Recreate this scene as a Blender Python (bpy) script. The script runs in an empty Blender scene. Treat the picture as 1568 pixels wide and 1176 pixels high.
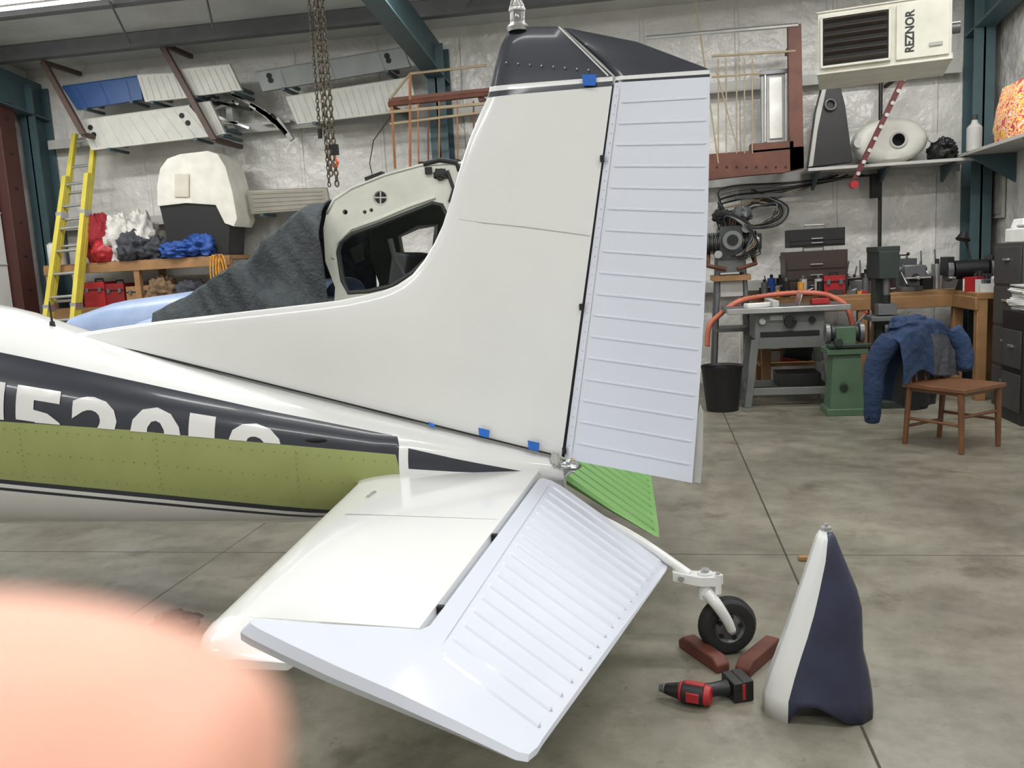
import bpy, bmesh, math, random
from mathutils import Vector as V, Matrix, noise
random.seed(7)
rad=math.radians
# ---------------------------------------------------------------- camera survey
F0=1303.0
a,p,rho=rad(9.8),rad(8.1),rad(3.1)
CAM=V((0,0,1.5))
r0=V((math.cos(a),math.sin(a),0)); fw=V((-math.sin(a)*math.cos(p),math.cos(a)*math.cos(p),-math.sin(p))); u0=r0.cross(fw)
rt=r0*math.cos(rho)-u0*math.sin(rho); up=r0*math.sin(rho)+u0*math.cos(rho)
def ray(u,v): return rt*((u-784)/F0)+up*((588-v)/F0)+fw
def hit(u,v,pt,n):
    d=ray(u,v); return CAM+d*((pt-CAM).dot(n)/d.dot(n))
def G(u,v,z=0): return hit(u,v,V((0,0,z)),V((0,0,1)))
def YP(u,v,Y): return hit(u,v,V((0,Y,0)),V((0,1,0)))
def XP(u,v,X): return hit(u,v,V((X,0,0)),V((1,0,0)))
# ---------------------------------------------------------------- materials
def lin(c):
    return tuple(((x/255)/12.92 if x/255<=0.04045 else (((x/255)+0.055)/1.055)**2.4) for x in c)+(1,)
MC={}
def mat(name,col,rough=.5,metal=0.,var=.12,scale=6,bump=0.,bscale=20,emit=0,coat=0,sss=0,alpha=1,dist=.05):
    if name in MC: return MC[name]
    m=bpy.data.materials.new(name); m.use_nodes=True; nt=m.node_tree; b=nt.nodes['Principled BSDF']
    c=lin(col)
    tc=nt.nodes.new('ShaderNodeTexCoord'); n=nt.nodes.new('ShaderNodeTexNoise'); n.inputs['Scale'].default_value=scale; n.inputs['Detail'].default_value=5
    nt.links.new(tc.outputs['Object'],n.inputs['Vector'])
    cr=nt.nodes.new('ShaderNodeValToRGB'); e=cr.color_ramp.elements
    e[0].position=.3; e[1].position=.7
    e[0].color=tuple(x*(1-var) for x in c[:3])+(1,); e[1].color=tuple(min(1,x*(1+var*.6)) for x in c[:3])+(1,)
    nt.links.new(n.outputs['Fac'],cr.inputs['Fac']); nt.links.new(cr.outputs['Color'],b.inputs['Base Color'])
    b.inputs['Roughness'].default_value=rough; b.inputs['Metallic'].default_value=metal
    if bump:
        n2=nt.nodes.new('ShaderNodeTexNoise'); n2.inputs['Scale'].default_value=bscale; n2.inputs['Detail'].default_value=4
        nt.links.new(tc.outputs['Object'],n2.inputs['Vector'])
        bp=nt.nodes.new('ShaderNodeBump'); bp.inputs['Strength'].default_value=bump; bp.inputs['Distance'].default_value=dist
        nt.links.new(n2.outputs['Fac'],bp.inputs['Height']); nt.links.new(bp.outputs['Normal'],b.inputs['Normal'])
    if emit:
        b.inputs['Emission Color'].default_value=c; b.inputs['Emission Strength'].default_value=emit
    if coat: b.inputs['Coat Weight'].default_value=coat; b.inputs['Coat Roughness'].default_value=.08
    if sss: b.inputs['Subsurface Weight'].default_value=sss; b.inputs['Subsurface Radius'].default_value=(.01,.004,.002); b.inputs['Subsurface Scale'].default_value=1.
    if alpha<1: b.inputs['Transmission Weight'].default_value=1-alpha
    MC[name]=m; return m
white=mat('aircraft_white_paint',(222,223,222),.24,var=.03,scale=2,coat=.6)
white2=mat('control_surface_white',(214,219,231),.36,var=.03,scale=2,coat=.25)
navy=mat('navy_paint',(38,42,53),.3,var=.1,coat=.3)
navy2=mat('fairing_navy_paint',(46,50,74),.5,var=.25,scale=9,coat=.05)
olive=mat('olive_green_primer',(148,156,96),.55,var=.06,scale=5)
lime=mat('bright_green_primer',(116,164,94),.5,var=.06)
black=mat('black_plastic',(26,26,28),.45)
dark=mat('dark_gap',(22,22,22),.7)
grey=mat('grey_steel',(112,114,116),.4,.5)
lgrey=mat('light_grey',(176,176,172),.5)
alu=mat('aluminium',(190,192,192),.3,.8)
teal=mat('teal_steel',(66,88,94),.5)
rust=mat('rust_primer',(96,56,42),.6,var=.3)
braceb=mat('brace_brown',(84,66,58),.6,var=.2)
redbr=mat('door_frame_red_brown',(72,38,34),.6)
wood=mat('bench_wood',(156,118,78),.6,var=.25,scale=5)
wood2=mat('chair_wood',(106,70,44),.45,var=.2)
dwood=mat('chock_red_wood',(98,52,40),.6,var=.3)
yellow=mat('ladder_yellow',(206,192,76),.45)
red=mat('red_paint',(160,34,38),.5)
blue=mat('blue_cloth',(34,76,150),.6,bump=.6,bscale=9)
btape=mat('blue_masking_tape',(30,100,190),.6)
rubber=mat('tyre_rubber',(34,34,36),.75,bump=.1)
orange=mat('orange_hose',(200,112,88),.5)
mgreen=mat('machine_green',(78,104,80),.5,var=.15)
dgreen=mat('machine_dark_green',(40,50,46),.5)
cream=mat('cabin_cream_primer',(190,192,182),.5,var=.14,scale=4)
blanket=mat('grey_blanket',(74,80,83),.95,var=.25,scale=14,bump=.5,bscale=40)
lblue=mat('cowling_light_blue',(150,170,205),.4)
wblue=mat('wing_blue_paint',(48,84,138),.4)
offw=mat('stored_panel_offwhite',(196,196,188),.5,var=.1)
gpanel=mat('stored_panel_grey',(134,138,136),.5,var=.12)
denim=mat('jacket_blue',(34,54,86),.9,bump=.5,bscale=25,var=.2)
jgrey=mat('jacket_grey',(70,72,78),.95,bump=.5,bscale=25)
gold=mat('bag_yellow',(226,160,60),.5,var=.4,scale=30)
steelch=mat('chain_steel',(92,84,72),.4,.6)
clear=mat('beacon_glass',(230,230,230),.05,alpha=.2)
paper=mat('paper_white',(226,226,222),.7)
cowlw=mat('cowling_white',(224,221,210),.45)
# ---------------------------------------------------------------- builder
class B:
    def __init__(s,name,M=None):
        s.name=name; s.bm=bmesh.new(); s.mats=[]; s.M=M or Matrix()
    def mi(s,m):
        if m not in s.mats: s.mats.append(m)
        return s.mats.index(m)
    def raw(s,vs,fs,m):
        i=s.mi(m); bv=[s.bm.verts.new(s.M@V(x)) for x in vs]
        for f in fs:
            try:
                q=s.bm.faces.new([bv[k] for k in f]); q.material_index=i; q.smooth=True
            except ValueError: pass
        return bv
    def box(s,c,sz,m,rot=None,taper=1.):
        c=V(c); x,y,z=[k/2 for k in sz]; R=rot or Matrix.Identity(3)
        vs=[]
        for zz,t in ((-z,1),(z,taper)):
            for xx,yy in ((-x,-y),(x,-y),(x,y),(-x,y)): vs.append(c+R@V((xx*t,yy*t,zz)))
        s.raw(vs,[(3,2,1,0),(4,5,6,7),(0,1,5,4),(1,2,6,5),(2,3,7,6),(3,0,4,7)],m)
    def cyl(s,p0,p1,r,m,r1=None,n=16):
        p0,p1=V(p0),V(p1); r1=r if r1 is None else r1
        d=(p1-p0).normalized(); q=d.orthogonal().normalized(); w=d.cross(q)
        vs=[];
        for P,R in ((p0,r),(p1,r1)):
            for i in range(n):
                t=2*math.pi*i/n; vs.append(P+(q*math.cos(t)+w*math.sin(t))*R)
        fs=[(i,(i+1)%n,n+(i+1)%n,n+i) for i in range(n)]+[tuple(range(n-1,-1,-1)),tuple(range(n,2*n))]
        s.raw(vs,fs,m)
    def tube(s,pts,r,m,n=8,closed=False):
        pts=[V(x) for x in pts]; N=len(pts); vs=[]; prev=None
        for i,P in enumerate(pts):
            if closed: d=(pts[(i+1)%N]-pts[i-1]).normalized()
            else: d=(pts[min(i+1,N-1)]-pts[max(i-1,0)]).normalized()
            if prev is None: q=d.orthogonal().normalized()
            else:
                q=prev-d*prev.dot(d)
                q=q.normalized() if q.length>1e-6 else d.orthogonal().normalized()
            prev=q; w=d.cross(q); R=r[i] if isinstance(r,(list,tuple)) else r
            for k in range(n):
                t=2*math.pi*k/n; vs.append(P+(q*math.cos(t)+w*math.sin(t))*R)
        fs=[]
        for i in range(N if closed else N-1):
            j=(i+1)%N
            for k in range(n): fs.append((i*n+k,i*n+(k+1)%n,j*n+(k+1)%n,j*n+k))
        if not closed: fs+=[tuple(range(n-1,-1,-1)),tuple((N-1)*n+k for k in range(n))]
        s.raw(vs,fs,m)
    def sph(s,c,r,m,n=16,k=10,amp=0,fr=6,seed=0,flat=None):
        c=V(c); r=(r,r,r) if not isinstance(r,(tuple,list)) else r; vs=[]
        for i in range(k+1):
            ph=math.pi*i/k
            for j in range(n):
                t=2*math.pi*j/n; d=V((math.sin(ph)*math.cos(t),math.sin(ph)*math.sin(t),math.cos(ph)))
                f=1+amp*noise.noise(d*fr*.5+V((seed,seed*.3,0)))+amp*.3*noise.noise(d*fr*1.3+V((seed,0,2)))
                P=V((d.x*r[0],d.y*r[1],d.z*r[2]))*f
                if flat is not None: P.z=max(P.z,-flat)
                vs.append(c+P)
        fs=[(i*n+j,(i+1)*n+j,(i+1)*n+(j+1)%n,i*n+(j+1)%n) for i in range(k) for j in range(n)]
        s.raw(vs,fs,m)
    def prism(s,pts,ext,m):
        pts=[V(x) for x in pts]; ext=V(ext); n=len(pts)
        s.raw(pts+[q+ext for q in pts],[tuple(range(n-1,-1,-1)),tuple(range(n,2*n))]+[(i,(i+1)%n,n+(i+1)%n,n+i) for i in range(n)],m)
    def lathe(s,prof,o,ax,m,n=24):
        o=V(o); ax=V(ax).normalized(); q=ax.orthogonal().normalized(); w=ax.cross(q); vs=[]
        for h,r in prof:
            for i in range(n):
                t=2*math.pi*i/n; vs.append(o+ax*h+(q*math.cos(t)+w*math.sin(t))*max(r,1e-4))
        k=len(prof)
        s.raw(vs,[(i*n+j,i*n+(j+1)%n,(i+1)*n+(j+1)%n,(i+1)*n+j) for i in range(k-1) for j in range(n)],m)
    def grid(s,rows,m,mf=None):
        n=len(rows[0]); vs=[x for r in rows for x in r]
        bv=[s.bm.verts.new(s.M@V(x)) for x in vs]
        for i in range(len(rows)-1):
            for j in range(n-1):
                mm=mf(i,j) if mf else m
                try:
                    f=s.bm.faces.new((bv[i*n+j],bv[i*n+j+1],bv[(i+1)*n+j+1],bv[(i+1)*n+j])); f.material_index=s.mi(mm); f.smooth=True
                except ValueError: pass
    def bead(s,p0,p1,nrm,w,h,m):
        p0,p1,nrm=V(p0),V(p1),V(nrm).normalized(); d=(p1-p0).normalized(); q=d.cross(nrm).normalized()
        rows=[]
        for t,k in ((0,.05),(.03,1),(.97,1),(1,.05)):
            P=p0.lerp(p1,t); rows.append([P-q*w*k-nrm*.002,P-q*w*.5*k+nrm*h*k,P+q*w*.5*k+nrm*h*k,P+q*w*k-nrm*.002])
        s.grid(rows,m)
    def text(s,txt,fn,m,off=0.):
        cu=bpy.data.curves.new('t','FONT'); cu.body=txt; cu.size=1; cu.offset=off; cu.resolution_u=3
        o=bpy.data.objects.new('t',cu); bpy.context.scene.collection.objects.link(o); bpy.context.view_layer.update()
        me=bpy.data.meshes.new_from_object(o.evaluated_get(bpy.context.evaluated_depsgraph_get()))
        b2=bmesh.new(); b2.from_mesh(me)
        bpy.data.objects.remove(o); vs,fs=fn(b2); b2.free(); s.raw(vs,fs,m)
    def done(s,bevel=0,parent=None,solid=0,subsurf=0,weld=False,ang=38,seg=2):
        me=bpy.data.meshes.new(s.name)
        if weld: bmesh.ops.remove_doubles(s.bm,verts=s.bm.verts,dist=1e-5)
        bmesh.ops.recalc_face_normals(s.bm,faces=s.bm.faces)
        s.bm.to_mesh(me); s.bm.free()
        for m in s.mats: me.materials.append(m)
        me.set_sharp_from_angle(angle=rad(ang))
        if me.vertices:
            c=sum((v.co for v in me.vertices),V())/len(me.vertices)
            me.transform(Matrix.Translation(-c))
        else: c=V()
        o=bpy.data.objects.new(s.name,me); o.location=c; bpy.context.scene.collection.objects.link(o)
        if solid:
            q=o.modifiers.new('s','SOLIDIFY'); q.thickness=solid
        if bevel:
            q=o.modifiers.new('b','BEVEL'); q.width=bevel; q.segments=seg; q.limit_method='ANGLE'; q.angle_limit=rad(40)
        if subsurf:
            q=o.modifiers.new('ss','SUBSURF'); q.levels=subsurf; q.render_levels=subsurf
        if parent: 
            o.parent=parent
        return o
def wb(b,m,u0,v0,u1,v1,Y,dep,taper=1.,zb=None):
    c=YP((u0+u1)/2,(v0+v1)/2,Y); l=YP(u0,(v0+v1)/2,Y); r=YP(u1,(v0+v1)/2,Y); t=YP((u0+u1)/2,v0,Y); bo=YP((u0+u1)/2,v1,Y)
    z0=bo.z if zb is None else zb; z1=t.z
    b.box(((l.x+r.x)/2,Y+dep/2,(z0+z1)/2),(r.x-l.x,dep,z1-z0),m,taper=taper); return l.x,r.x,z0,z1
def interp(tab,x):
    if x<=tab[0][0]: (a0,b0),(a1,b1)=tab[0],tab[1]
    elif x>=tab[-1][0]: (a0,b0),(a1,b1)=tab[-2],tab[-1]
    else:
        for i in range(len(tab)-1):
            if tab[i][0]<=x<=tab[i+1][0]: (a0,b0),(a1,b1)=tab[i],tab[i+1]; break
    return b0+(b1-b0)*(x-a0)/(a1-a0)
def empty(name,loc=(0,0,0)):
    o=bpy.data.objects.new(name,None); o.location=loc; bpy.context.scene.collection.objects.link(o); return o
def dense(P,n=12):
    out=[]
    for i in range(len(P)-1):
        a0=P[max(i-1,0)];a1=P[i];a2=P[i+1];a3=P[min(i+2,len(P)-1)]
        for k_ in range(n):
            t=k_/n; out.append(.5*((2*a1)+(a2-a0)*t+(2*a0-5*a1+4*a2-a3)*t*t+(3*a1-a0-3*a2+a3)*t**3))
    out.append(P[-1]); return out
# ---------------------------------------------------------------- room
XL,XR,YB,YF=-7.7,3.55,10.0,-5.0
ZW=4.2
def zc(Y): return ZW+(YB-Y)/10 if Y>0 else ZW+1.0+Y*.06
fm=bpy.data.materials.new('concrete_floor'); fm.use_nodes=True; nt=fm.node_tree; bs=nt.nodes['Principled BSDF']
tc=nt.nodes.new('ShaderNodeTexCoord')
def ns(sc,det=6,ro=.6):
    n=nt.nodes.new('ShaderNodeTexNoise'); n.inputs['Scale'].default_value=sc; n.inputs['Detail'].default_value=det; n.inputs['Roughness'].default_value=ro
    nt.links.new(tc.outputs['Object'],n.inputs['Vector']); return n
n1=ns(.7,8,.7); n2=ns(5,8,.7); n3=ns(2.3,7,.7)
cr=nt.nodes.new('ShaderNodeValToRGB'); e=cr.color_ramp.elements; e[0].position=.32; e[0].color=lin((104,100,89)); e[1].position=.68; e[1].color=lin((148,144,130))
nt.links.new(n1.outputs['Fac'],cr.inputs['Fac'])
cr2=nt.nodes.new('ShaderNodeValToRGB'); e=cr2.color_ramp.elements; e[0].position=.34; e[0].color=(.66,.65,.62,1); e[1].position=.58; e[1].color=(1,1,1,1)
nt.links.new(n2.outputs['Fac'],cr2.inputs['Fac'])
mx=nt.nodes.new('ShaderNodeMixRGB'); mx.blend_type='MULTIPLY'; mx.inputs[0].default_value=.9
nt.links.new(cr.outputs[0],mx.inputs[1]); nt.links.new(cr2.outputs[0],mx.inputs[2])
cr3=nt.nodes.new('ShaderNodeValToRGB'); e=cr3.color_ramp.elements; e[0].position=.56; e[0].color=(1,1,1,1); e[1].position=.68; e[1].color=(.58,.55,.5,1)
nt.links.new(n3.outputs['Fac'],cr3.inputs['Fac'])
mx2=nt.nodes.new('ShaderNodeMixRGB'); mx2.blend_type='MULTIPLY'; mx2.inputs[0].default_value=.8
nt.links.new(mx.outputs[0],mx2.inputs[1]); nt.links.new(cr3.outputs[0],mx2.inputs[2])
n4=ns(26,3,.6); cr4=nt.nodes.new('ShaderNodeValToRGB'); e=cr4.color_ramp.elements; e[0].position=.66; e[0].color=(1,1,1,1); e[1].position=.72; e[1].color=(.6,.58,.54,1)
nt.links.new(n4.outputs['Fac'],cr4.inputs['Fac']); mx3=nt.nodes.new('ShaderNodeMixRGB'); mx3.blend_type='MULTIPLY'; mx3.inputs[0].default_value=.7
nt.links.new(mx2.outputs[0],mx3.inputs[1]); nt.links.new(cr4.outputs[0],mx3.inputs[2]); nt.links.new(mx3.outputs[0],bs.inputs['Base Color'])
rr=nt.nodes.new('ShaderNodeMapRange'); rr.inputs[3].default_value=.22; rr.inputs[4].default_value=.48; nt.links.new(n1.outputs['Fac'],rr.inputs[0]); nt.links.new(rr.outputs[0],bs.inputs['Roughness'])
joint=mat('floor_joint',(60,56,49),.8)
jointf=mat('floor_joint_faint',(88,84,74),.7)
b=B('floor'); b.box(((XL+XR)/2,(YB+YF)/2,-.05),(XR-XL+.2,YB-YF+.2,.1),fm)
for X in (-5.4,-2.4,.6): b.box((X,(YB+YF)/2,0),(.009,YB-YF,.002),joint if X>0 else jointf)
for Y in (-1.8,1.2,4.2,7.2): b.box(((XL+XR)/2,Y,0),(XR-XL,.006,.002),jointf)
b.done()
vin=mat('white_vinyl_insulation',(214,213,208),.28,var=.12,scale=1.2,bump=1.,bscale=3.2,dist=.08)
ceilm=mat('ceiling_vinyl',(200,202,200),.45,var=.15,scale=1.5,bump=.6,bscale=2)
b=B('wall_back'); b.box(((XL+XR)/2,YB+.05,ZW/2+.1),(XR-XL+.2,.1,ZW+.2),vin)
for i in range(11): b.bead((XL+.5+i*1.02,YB,0.02),(XL+.5+i*1.02,YB,ZW-.02),(0,-1,0),.03,.012,vin)
b.done()
def sidewall(name,X,t):
    b=B(name); pts=[(X,YF,0),(X,YB,0),(X,YB,ZW+.1),(X,0,zc(0)+.1),(X,YF,zc(YF)+.1)]
    b.prism(pts,(t,0,0),vin); b.done()
sidewall('wall_left',XL,-.1); sidewall('wall_right',XR,.1)
b=B('wall_front'); b.box(((XL+XR)/2,YF-.05,2.4),(XR-XL+.2,.1,4.9),vin); b.done()
b=B('ceiling')
for y0,y1 in ((YF,0),(0,YB)):
    z0=zc(y0) if y0 else zc(0); z1=zc(y1) if y1 else ZW+1.0
    b.prism([(XL,y0,z0),(XL,y1,z1),(XL,y1,z1+.08),(XL,y0,z0+.08)],(XR-XL,0,0),ceilm)
b.done()
purl=mat('purlin_grey',(98,100,102),.6)
b=B('ceiling_purlins')
for Y in [9.2,8.1,7,5.9,4.8,3.7,2.6,1.5,.4,-1,-2.2,-3.4,-4.4]:
    z=zc(Y); b.box(((XL+XR)/2,Y,z-.09),(XR-XL-.02,.06,.16),purl); b.box(((XL+XR)/2,Y+.04,z-.165),(XR-XL-.02,.09,.012),purl)
for x,y in ((-7.2,-5.6),(-5.6,-4.),(-4.6,-3.0),(-1.8,-.2),(.4,2.)):
    b.cyl((x,9.0,zc(9)-.19),(y,5.5,zc(5.5)-.19),.012,purl,n=6)
b.done()
for X in (-7.5,-2.35,3.36):
    b=B('steel_column_frame')
    b.box((X,9.82,1.98),(.02,.3,3.96),teal); b.box((X,9.68,1.98),(.2,.02,3.96),teal); b.box((X,9.97,1.98),(.2,.02,3.96),teal)
    b.box((X,9.82,.012),(.26,.34,.02),teal)
    pts=[(X-.01,9.98,3.75),(X-.01,9.98,zc(10)-.01),(X-.01,0.05,zc(0)-.02),(X-.01,0.05,zc(0)-.35)]
    b.prism([V(q)-V((0,0,.17)) for q in pts],(.02,0,0),teal)
    p2=[(X-.1,9.98,3.56),(X-.1,9.98,3.58),(X-.1,.05,zc(0)-.5),(X-.1,.05,zc(0)-.52)]
    b.prism(p2,(.2,0,0),teal)
    b.done()
b=B('wall_girts')
for z in (1.15,2.3,3.3):
    b.box((-4.93,9.9,z),(4.9,.14,.02),lgrey); b.box((-4.93,9.83,z-.05),(4.9,.015,.1),lgrey)
    b.box((.5,9.9,z),(5.4,.14,.02),lgrey); b.box((.5,9.83,z-.05),(5.4,.015,.1),lgrey)
b.done()
b=B('door_1')
b.box((XL+.06,6.9,1.75),(.06,4.5,3.5),mat('door_white_panel',(205,206,204),.5,var=.06))
for k in range(1,6): b.box((XL+.095,6.9,k*.6),(.012,4.5,.02),lgrey)
b.box((XL+.12,9.3,1.85),(.2,.26,3.7),redbr); b.box((XL+.1,4.6,1.85),(.16,.2,3.7),redbr); b.box((XL+.1,6.95,3.62),(.16,4.9,.2),redbr)
for k in range(9): b.cyl((XL+.22,9.3,.3+k*.4),(XL+.235,9.3,.3+k*.4),.02,dark,n=8)
b.done(bevel=.006)
# ---------------------------------------------------------------- lights
tubeM=mat('fluorescent_tube',(255,253,248),.3,emit=12,var=0)
for X in (-6.1,-2.0,1.9):
    for Y in (7.55,4.3,1.2,-2.2):
        z=zc(Y)-.30
        e=empty('fluorescent_light_fixture',(X,Y,z))
        b=B('housing'); b.box((0,0,.04),(2.4,.1,.05),lgrey); b.box((0,0,.02),(2.42,.06,.05),lgrey)
        for sx in (-1,1): b.box((sx*1.2,0,.0),(.02,.26,.08),lgrey); b.cyl((sx*.9,0,.06),(sx*.9,0,.28 if Y in (7.55,4.3) else .2),.008,grey,n=8)
        for sy in (-.085,.085): b.cyl((-1.18,sy,-.0),(1.18,sy,-.0),.019,tubeM,n=10)
        b.done(parent=e)
        ld=bpy.data.lights.new('tube_glow','AREA'); ld.shape='RECTANGLE'; ld.size=2.3; ld.size_y=.2; ld.energy={7.55:66,4.3:74,1.2:50,-2.2:74}[Y]*(1.15 if X<-5 or X>0 else .9); ld.color=(1,.995,.985)
        lo=bpy.data.objects.new('tube_glow',ld); lo.parent=e; lo.location=(0,0,-.05); bpy.context.scene.collection.objects.link(lo)
# ---------------------------------------------------------------- aircraft
O=V((-.37,3.28,0)); th=rad(3.9)
FW=V((-math.cos(th),math.sin(th),0)); LW=V((-math.sin(th),-math.cos(th),0))
def W(s,z,d): return O+FW*s+LW*d+V((0,0,z))
def SD(P): q=P-O; return q.dot(FW),P.z,q.dot(LW)
def AW(u,v,d=0): return hit(u,v,O+LW*d,LW)
def A(u,v,d=0): q=SD(AW(u,v,d)); return q[0],q[1]
wt=[(0,.045),(.12,.07),(.3,.105),(.7,.17),(1.5,.285),(2.3,.39),(3.3,.5),(4.7,.54)]
def wS(s): return interp(wt,s)
def line(pts,k=.93):
    out=[]
    for u,v in pts:
        d=.2
        for _ in range(8): d=max(.02,wS(max(A(u,v,d)[0],-.02))*k)
        out.append(A(u,v,d))
    return sorted(out)
zt=sorted([A(850,699),A(600,637),A(350,574),A(112,509),A(0,472)]); zt.append((3.3,zt[-1][1]+.14)); zt.append((4.7,zt[-1][1]+.35))
zb_=sorted([A(850,738),A(640,775,.06),A(470,805,.1),A(250,808,.13),A(0,806,.15)]); zb_.append((4.7,.36))
LA=line([(0,548),(200,590),(400,632),(615,672)]); LB=line([(0,643),(200,657),(400,677),(612,696)])
LC=line([(0,732),(250,757),(500,784)]); LD=line([(0,739),(250,765),(500,792)]); LE_=line([(0,744),(250,770),(500,797)],.9); LF=line([(0,748),(250,774),(500,801)],.88)
LA2=line([(625,687),(700,703),(805,722)],.95); LB2=line([(622,717),(700,722),(805,725)],.95)
sG=line([(612,705)])[0][0]; sH=line([(626,705)])[0][0]
def zT(s): return interp(zt,s)
def zB(s): return interp(zb_,s)
NN=2.5
def yF(s,z):
    t,bm_=zT(s),zB(s); c=(t+bm_)/2; h=(t-bm_)/2; q=min(1,abs((z-c)/h)); return wS(s)*max(0,(1-q**NN))**(1/NN)
plane=empty('taildragger_airplane',O)
def pdone(b,**k):
    o=b.done(**k); o.location=o.location-O; o.parent=plane; return o
b=B('tailcone_fuselage')
st=sorted([0.0,.04,.09,.15,.2]+[sG,sH,sG+.012]+[sG+.1*i for i in range(1,42)]+[sH-.08,sH-.18,sH-.28])
rows=[];meta=[]
for s in st:
    t,bo=zT(s),zB(s); h=t-bo
    aft=s<sG+.005
    if aft:
        zs=[interp(LA2,s),interp(LB2,s)]; zs=[zs[0],zs[1],zs[1]-.25*(zs[1]-bo),zs[1]-.3*(zs[1]-bo),zs[1]-.4*(zs[1]-bo),zs[1]-.5*(zs[1]-bo)]
    else: zs=[interp(L,s) for L in (LA,LB,LC,LD,LE_,LF)]
    q=[t]+zs+[bo]
    for i in range(1,7): q[i]=min(q[i],q[i-1]-.002)
    for i in range(6,0,-1): q[i]=max(q[i],q[i+1]+.001)
    row=[]
    for i in range(7):
        n=[10,4,3,1,1,1,9][i]
        for j in range(n):
            f=j/n
            if i==0: f=1-math.cos(f*math.pi/2)
            if i==6: f=math.sin(f*math.pi/2)
            row.append((q[i]+(q[i+1]-q[i])*f,i))
    row.append((q[7],6))
    rr_=[(s,z,yF(s,z)) for z,i in row]; rr_[0]=(s,t,0); rr_[-1]=(s,bo,0)
    rows.append(rr_); meta=[i for z,i in row]
def fm_(i,j):
    k=meta[j]; s=(st[i]+st[i+1])/2
    if s>sG: return [white,navy,olive,navy,white,navy,white][k]
    if s<sH and s>.1: return [white,navy,white,white,white,white,white][k]
    return white
for sg in (1,-1): b.grid([[W(s,z,sg*y) for s,z,y in r] for r in rows],white,fm_)
for idx in (0,-1):
    r=rows[idx]; vs=[W(s,z,y) for s,z,y in r]+[W(s,z,-y) for s,z,y in reversed(r[1:-1])]; b.raw(vs,[tuple(range(len(vs)))],white if idx==0 else grey)
def riv(s,z,m,r=.003):
    if z>zT(s)-.01 or z<zB(s)+.01: return
    y=yF(s,z); b.raw([W(s+r*math.cos(t),z+r*math.sin(t),y+.0012) for t in [k*math.pi/3 for k in range(6)]],[(0,1,2,3,4,5)],m)
rvm=mat('rivet_dark_olive',(116,122,72),.6)  # rivet dots, a darker olive than the primer around them
for f in (.12,.5,.88):
    s=sG+.05
    while s<4: riv(s,interp(LB,s)*(1-f)+interp(LC,s)*f,rvm); s+=.045
for s0 in (1.05,1.62,2.2):
    for k_ in range(12): riv(s0,interp(LB,s0)*(1-k_/11)+interp(LC,s0)*k_/11,rvm)
q=line([(482,674)])[0]; yy=yF(*q)
b.sph(W(q[0],q[1],yy),(.05,.008,.011),dark,n=14,k=8)
pdone(b,weld=True,ang=30)
b=B('registration_lettering')
sb=line([(432,656)])[0]; za=line([(15,588)])[0]; slope=(sb[1]-za[1])/(sb[0]-za[0])
def glyph(ch,ua,ub):
    def fn(b2):
        sa_=line([(ua,588+(ua-15)*.16)])[0][0]; sb_=line([(ub,588+(ub-15)*.16)])[0][0]
        xs=[v.co.x for v in b2.verts]; ys=[v.co.y for v in b2.verts]; x0,x1=min(xs),max(xs); y1=max(ys); y0=min(ys)
        for v in b2.verts:
            s=sa_+(sb_-sa_)*(v.co.x-x0)/(x1-x0); z=za[1]+slope*(s-za[0])-(y1-v.co.y)/(y1-y0)*.25
            v.co=V((s,z,0))
        p0=V((1.0,interp(LB,1.0)+.002,0)); p1=V((2.0,interp(LB,2.0)+.002,0)); d=p1-p0; n=V((-d.y,d.x,0))
        bmesh.ops.triangulate(b2,faces=b2.faces)
        for k in range(1,4):
            bmesh.ops.bisect_plane(b2,geom=b2.verts[:]+b2.edges[:]+b2.faces[:],plane_co=(sb_+(sa_-sb_)*k/4,0,0),plane_no=(1,0,0))
        for q in range(1,4):
            bmesh.ops.bisect_plane(b2,geom=b2.verts[:]+b2.edges[:]+b2.faces[:],plane_co=p0+V((0,.035*q,0)),plane_no=n)
        bmesh.ops.bisect_plane(b2,geom=b2.verts[:]+b2.edges[:]+b2.faces[:],plane_co=p0,plane_no=n,clear_inner=True)
        b2.verts.index_update()
        return [W(v.co.x,v.co.y,yF(v.co.x,v.co.y)+.0025) for v in b2.verts],[tuple(v.index for v in f.verts) for f in b2.faces]
    b.text(ch,fn,white,off=.03)
for ch,ua,ub in (('N',-75,6),('5',15,97),('2',108,186),('0',198,278),('1',288,328),('9',350,432)): glyph(ch,ua,ub)
pdone(b)
def prof(c): return min(1,(c/.22))**.5*(1-.3*c)
def wing(b,rows,nv,mats,cs=(0,.005,.02,.05,.1,.2,.35,.55,.8,1),pf=prof):
    g1=[];g2=[]
    for L0,T0,h in rows:
        L0,T0=V(L0),V(T0)
        g1.append([L0.lerp(T0,c)+nv*h*pf(c) for c in cs]); g2.append([L0.lerp(T0,c)-nv*h*pf(c) for c in cs])
    mf=(lambda i,j:mats[min(i,len(mats)-1)])
    b.grid(g1,None,mf); b.grid(g2,None,mf)
    for k_ in (0,-1):
        v=g1[k_]+g2[k_][::-1]; b.raw(v,[tuple(range(len(v)))],mats[k_])
    v1=[g[-1] for g in g1]+[g[-1] for g in g2][::-1]; n=len(g1)
    b.raw(v1,[(i,i+1,2*n-2-i,2*n-1-i) for i in range(n-1)],mats[0])
HB,HT=(861,698),(938,133)
def hp(t): return (HB[0]+(HT[0]-HB[0])*t,HB[1]+(HT[1]-HB[1])*t)
b=B('vertical_fin')
LEp=[(112,512),(180,501),(250,491),(330,482),(400,474),(470,466),(520,460),(555,453),(585,446),(610,436),(632,420),(650,398),(665,373),(678,345),(690,308),(703,262),(718,215),(733,178),(746,150)]
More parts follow.
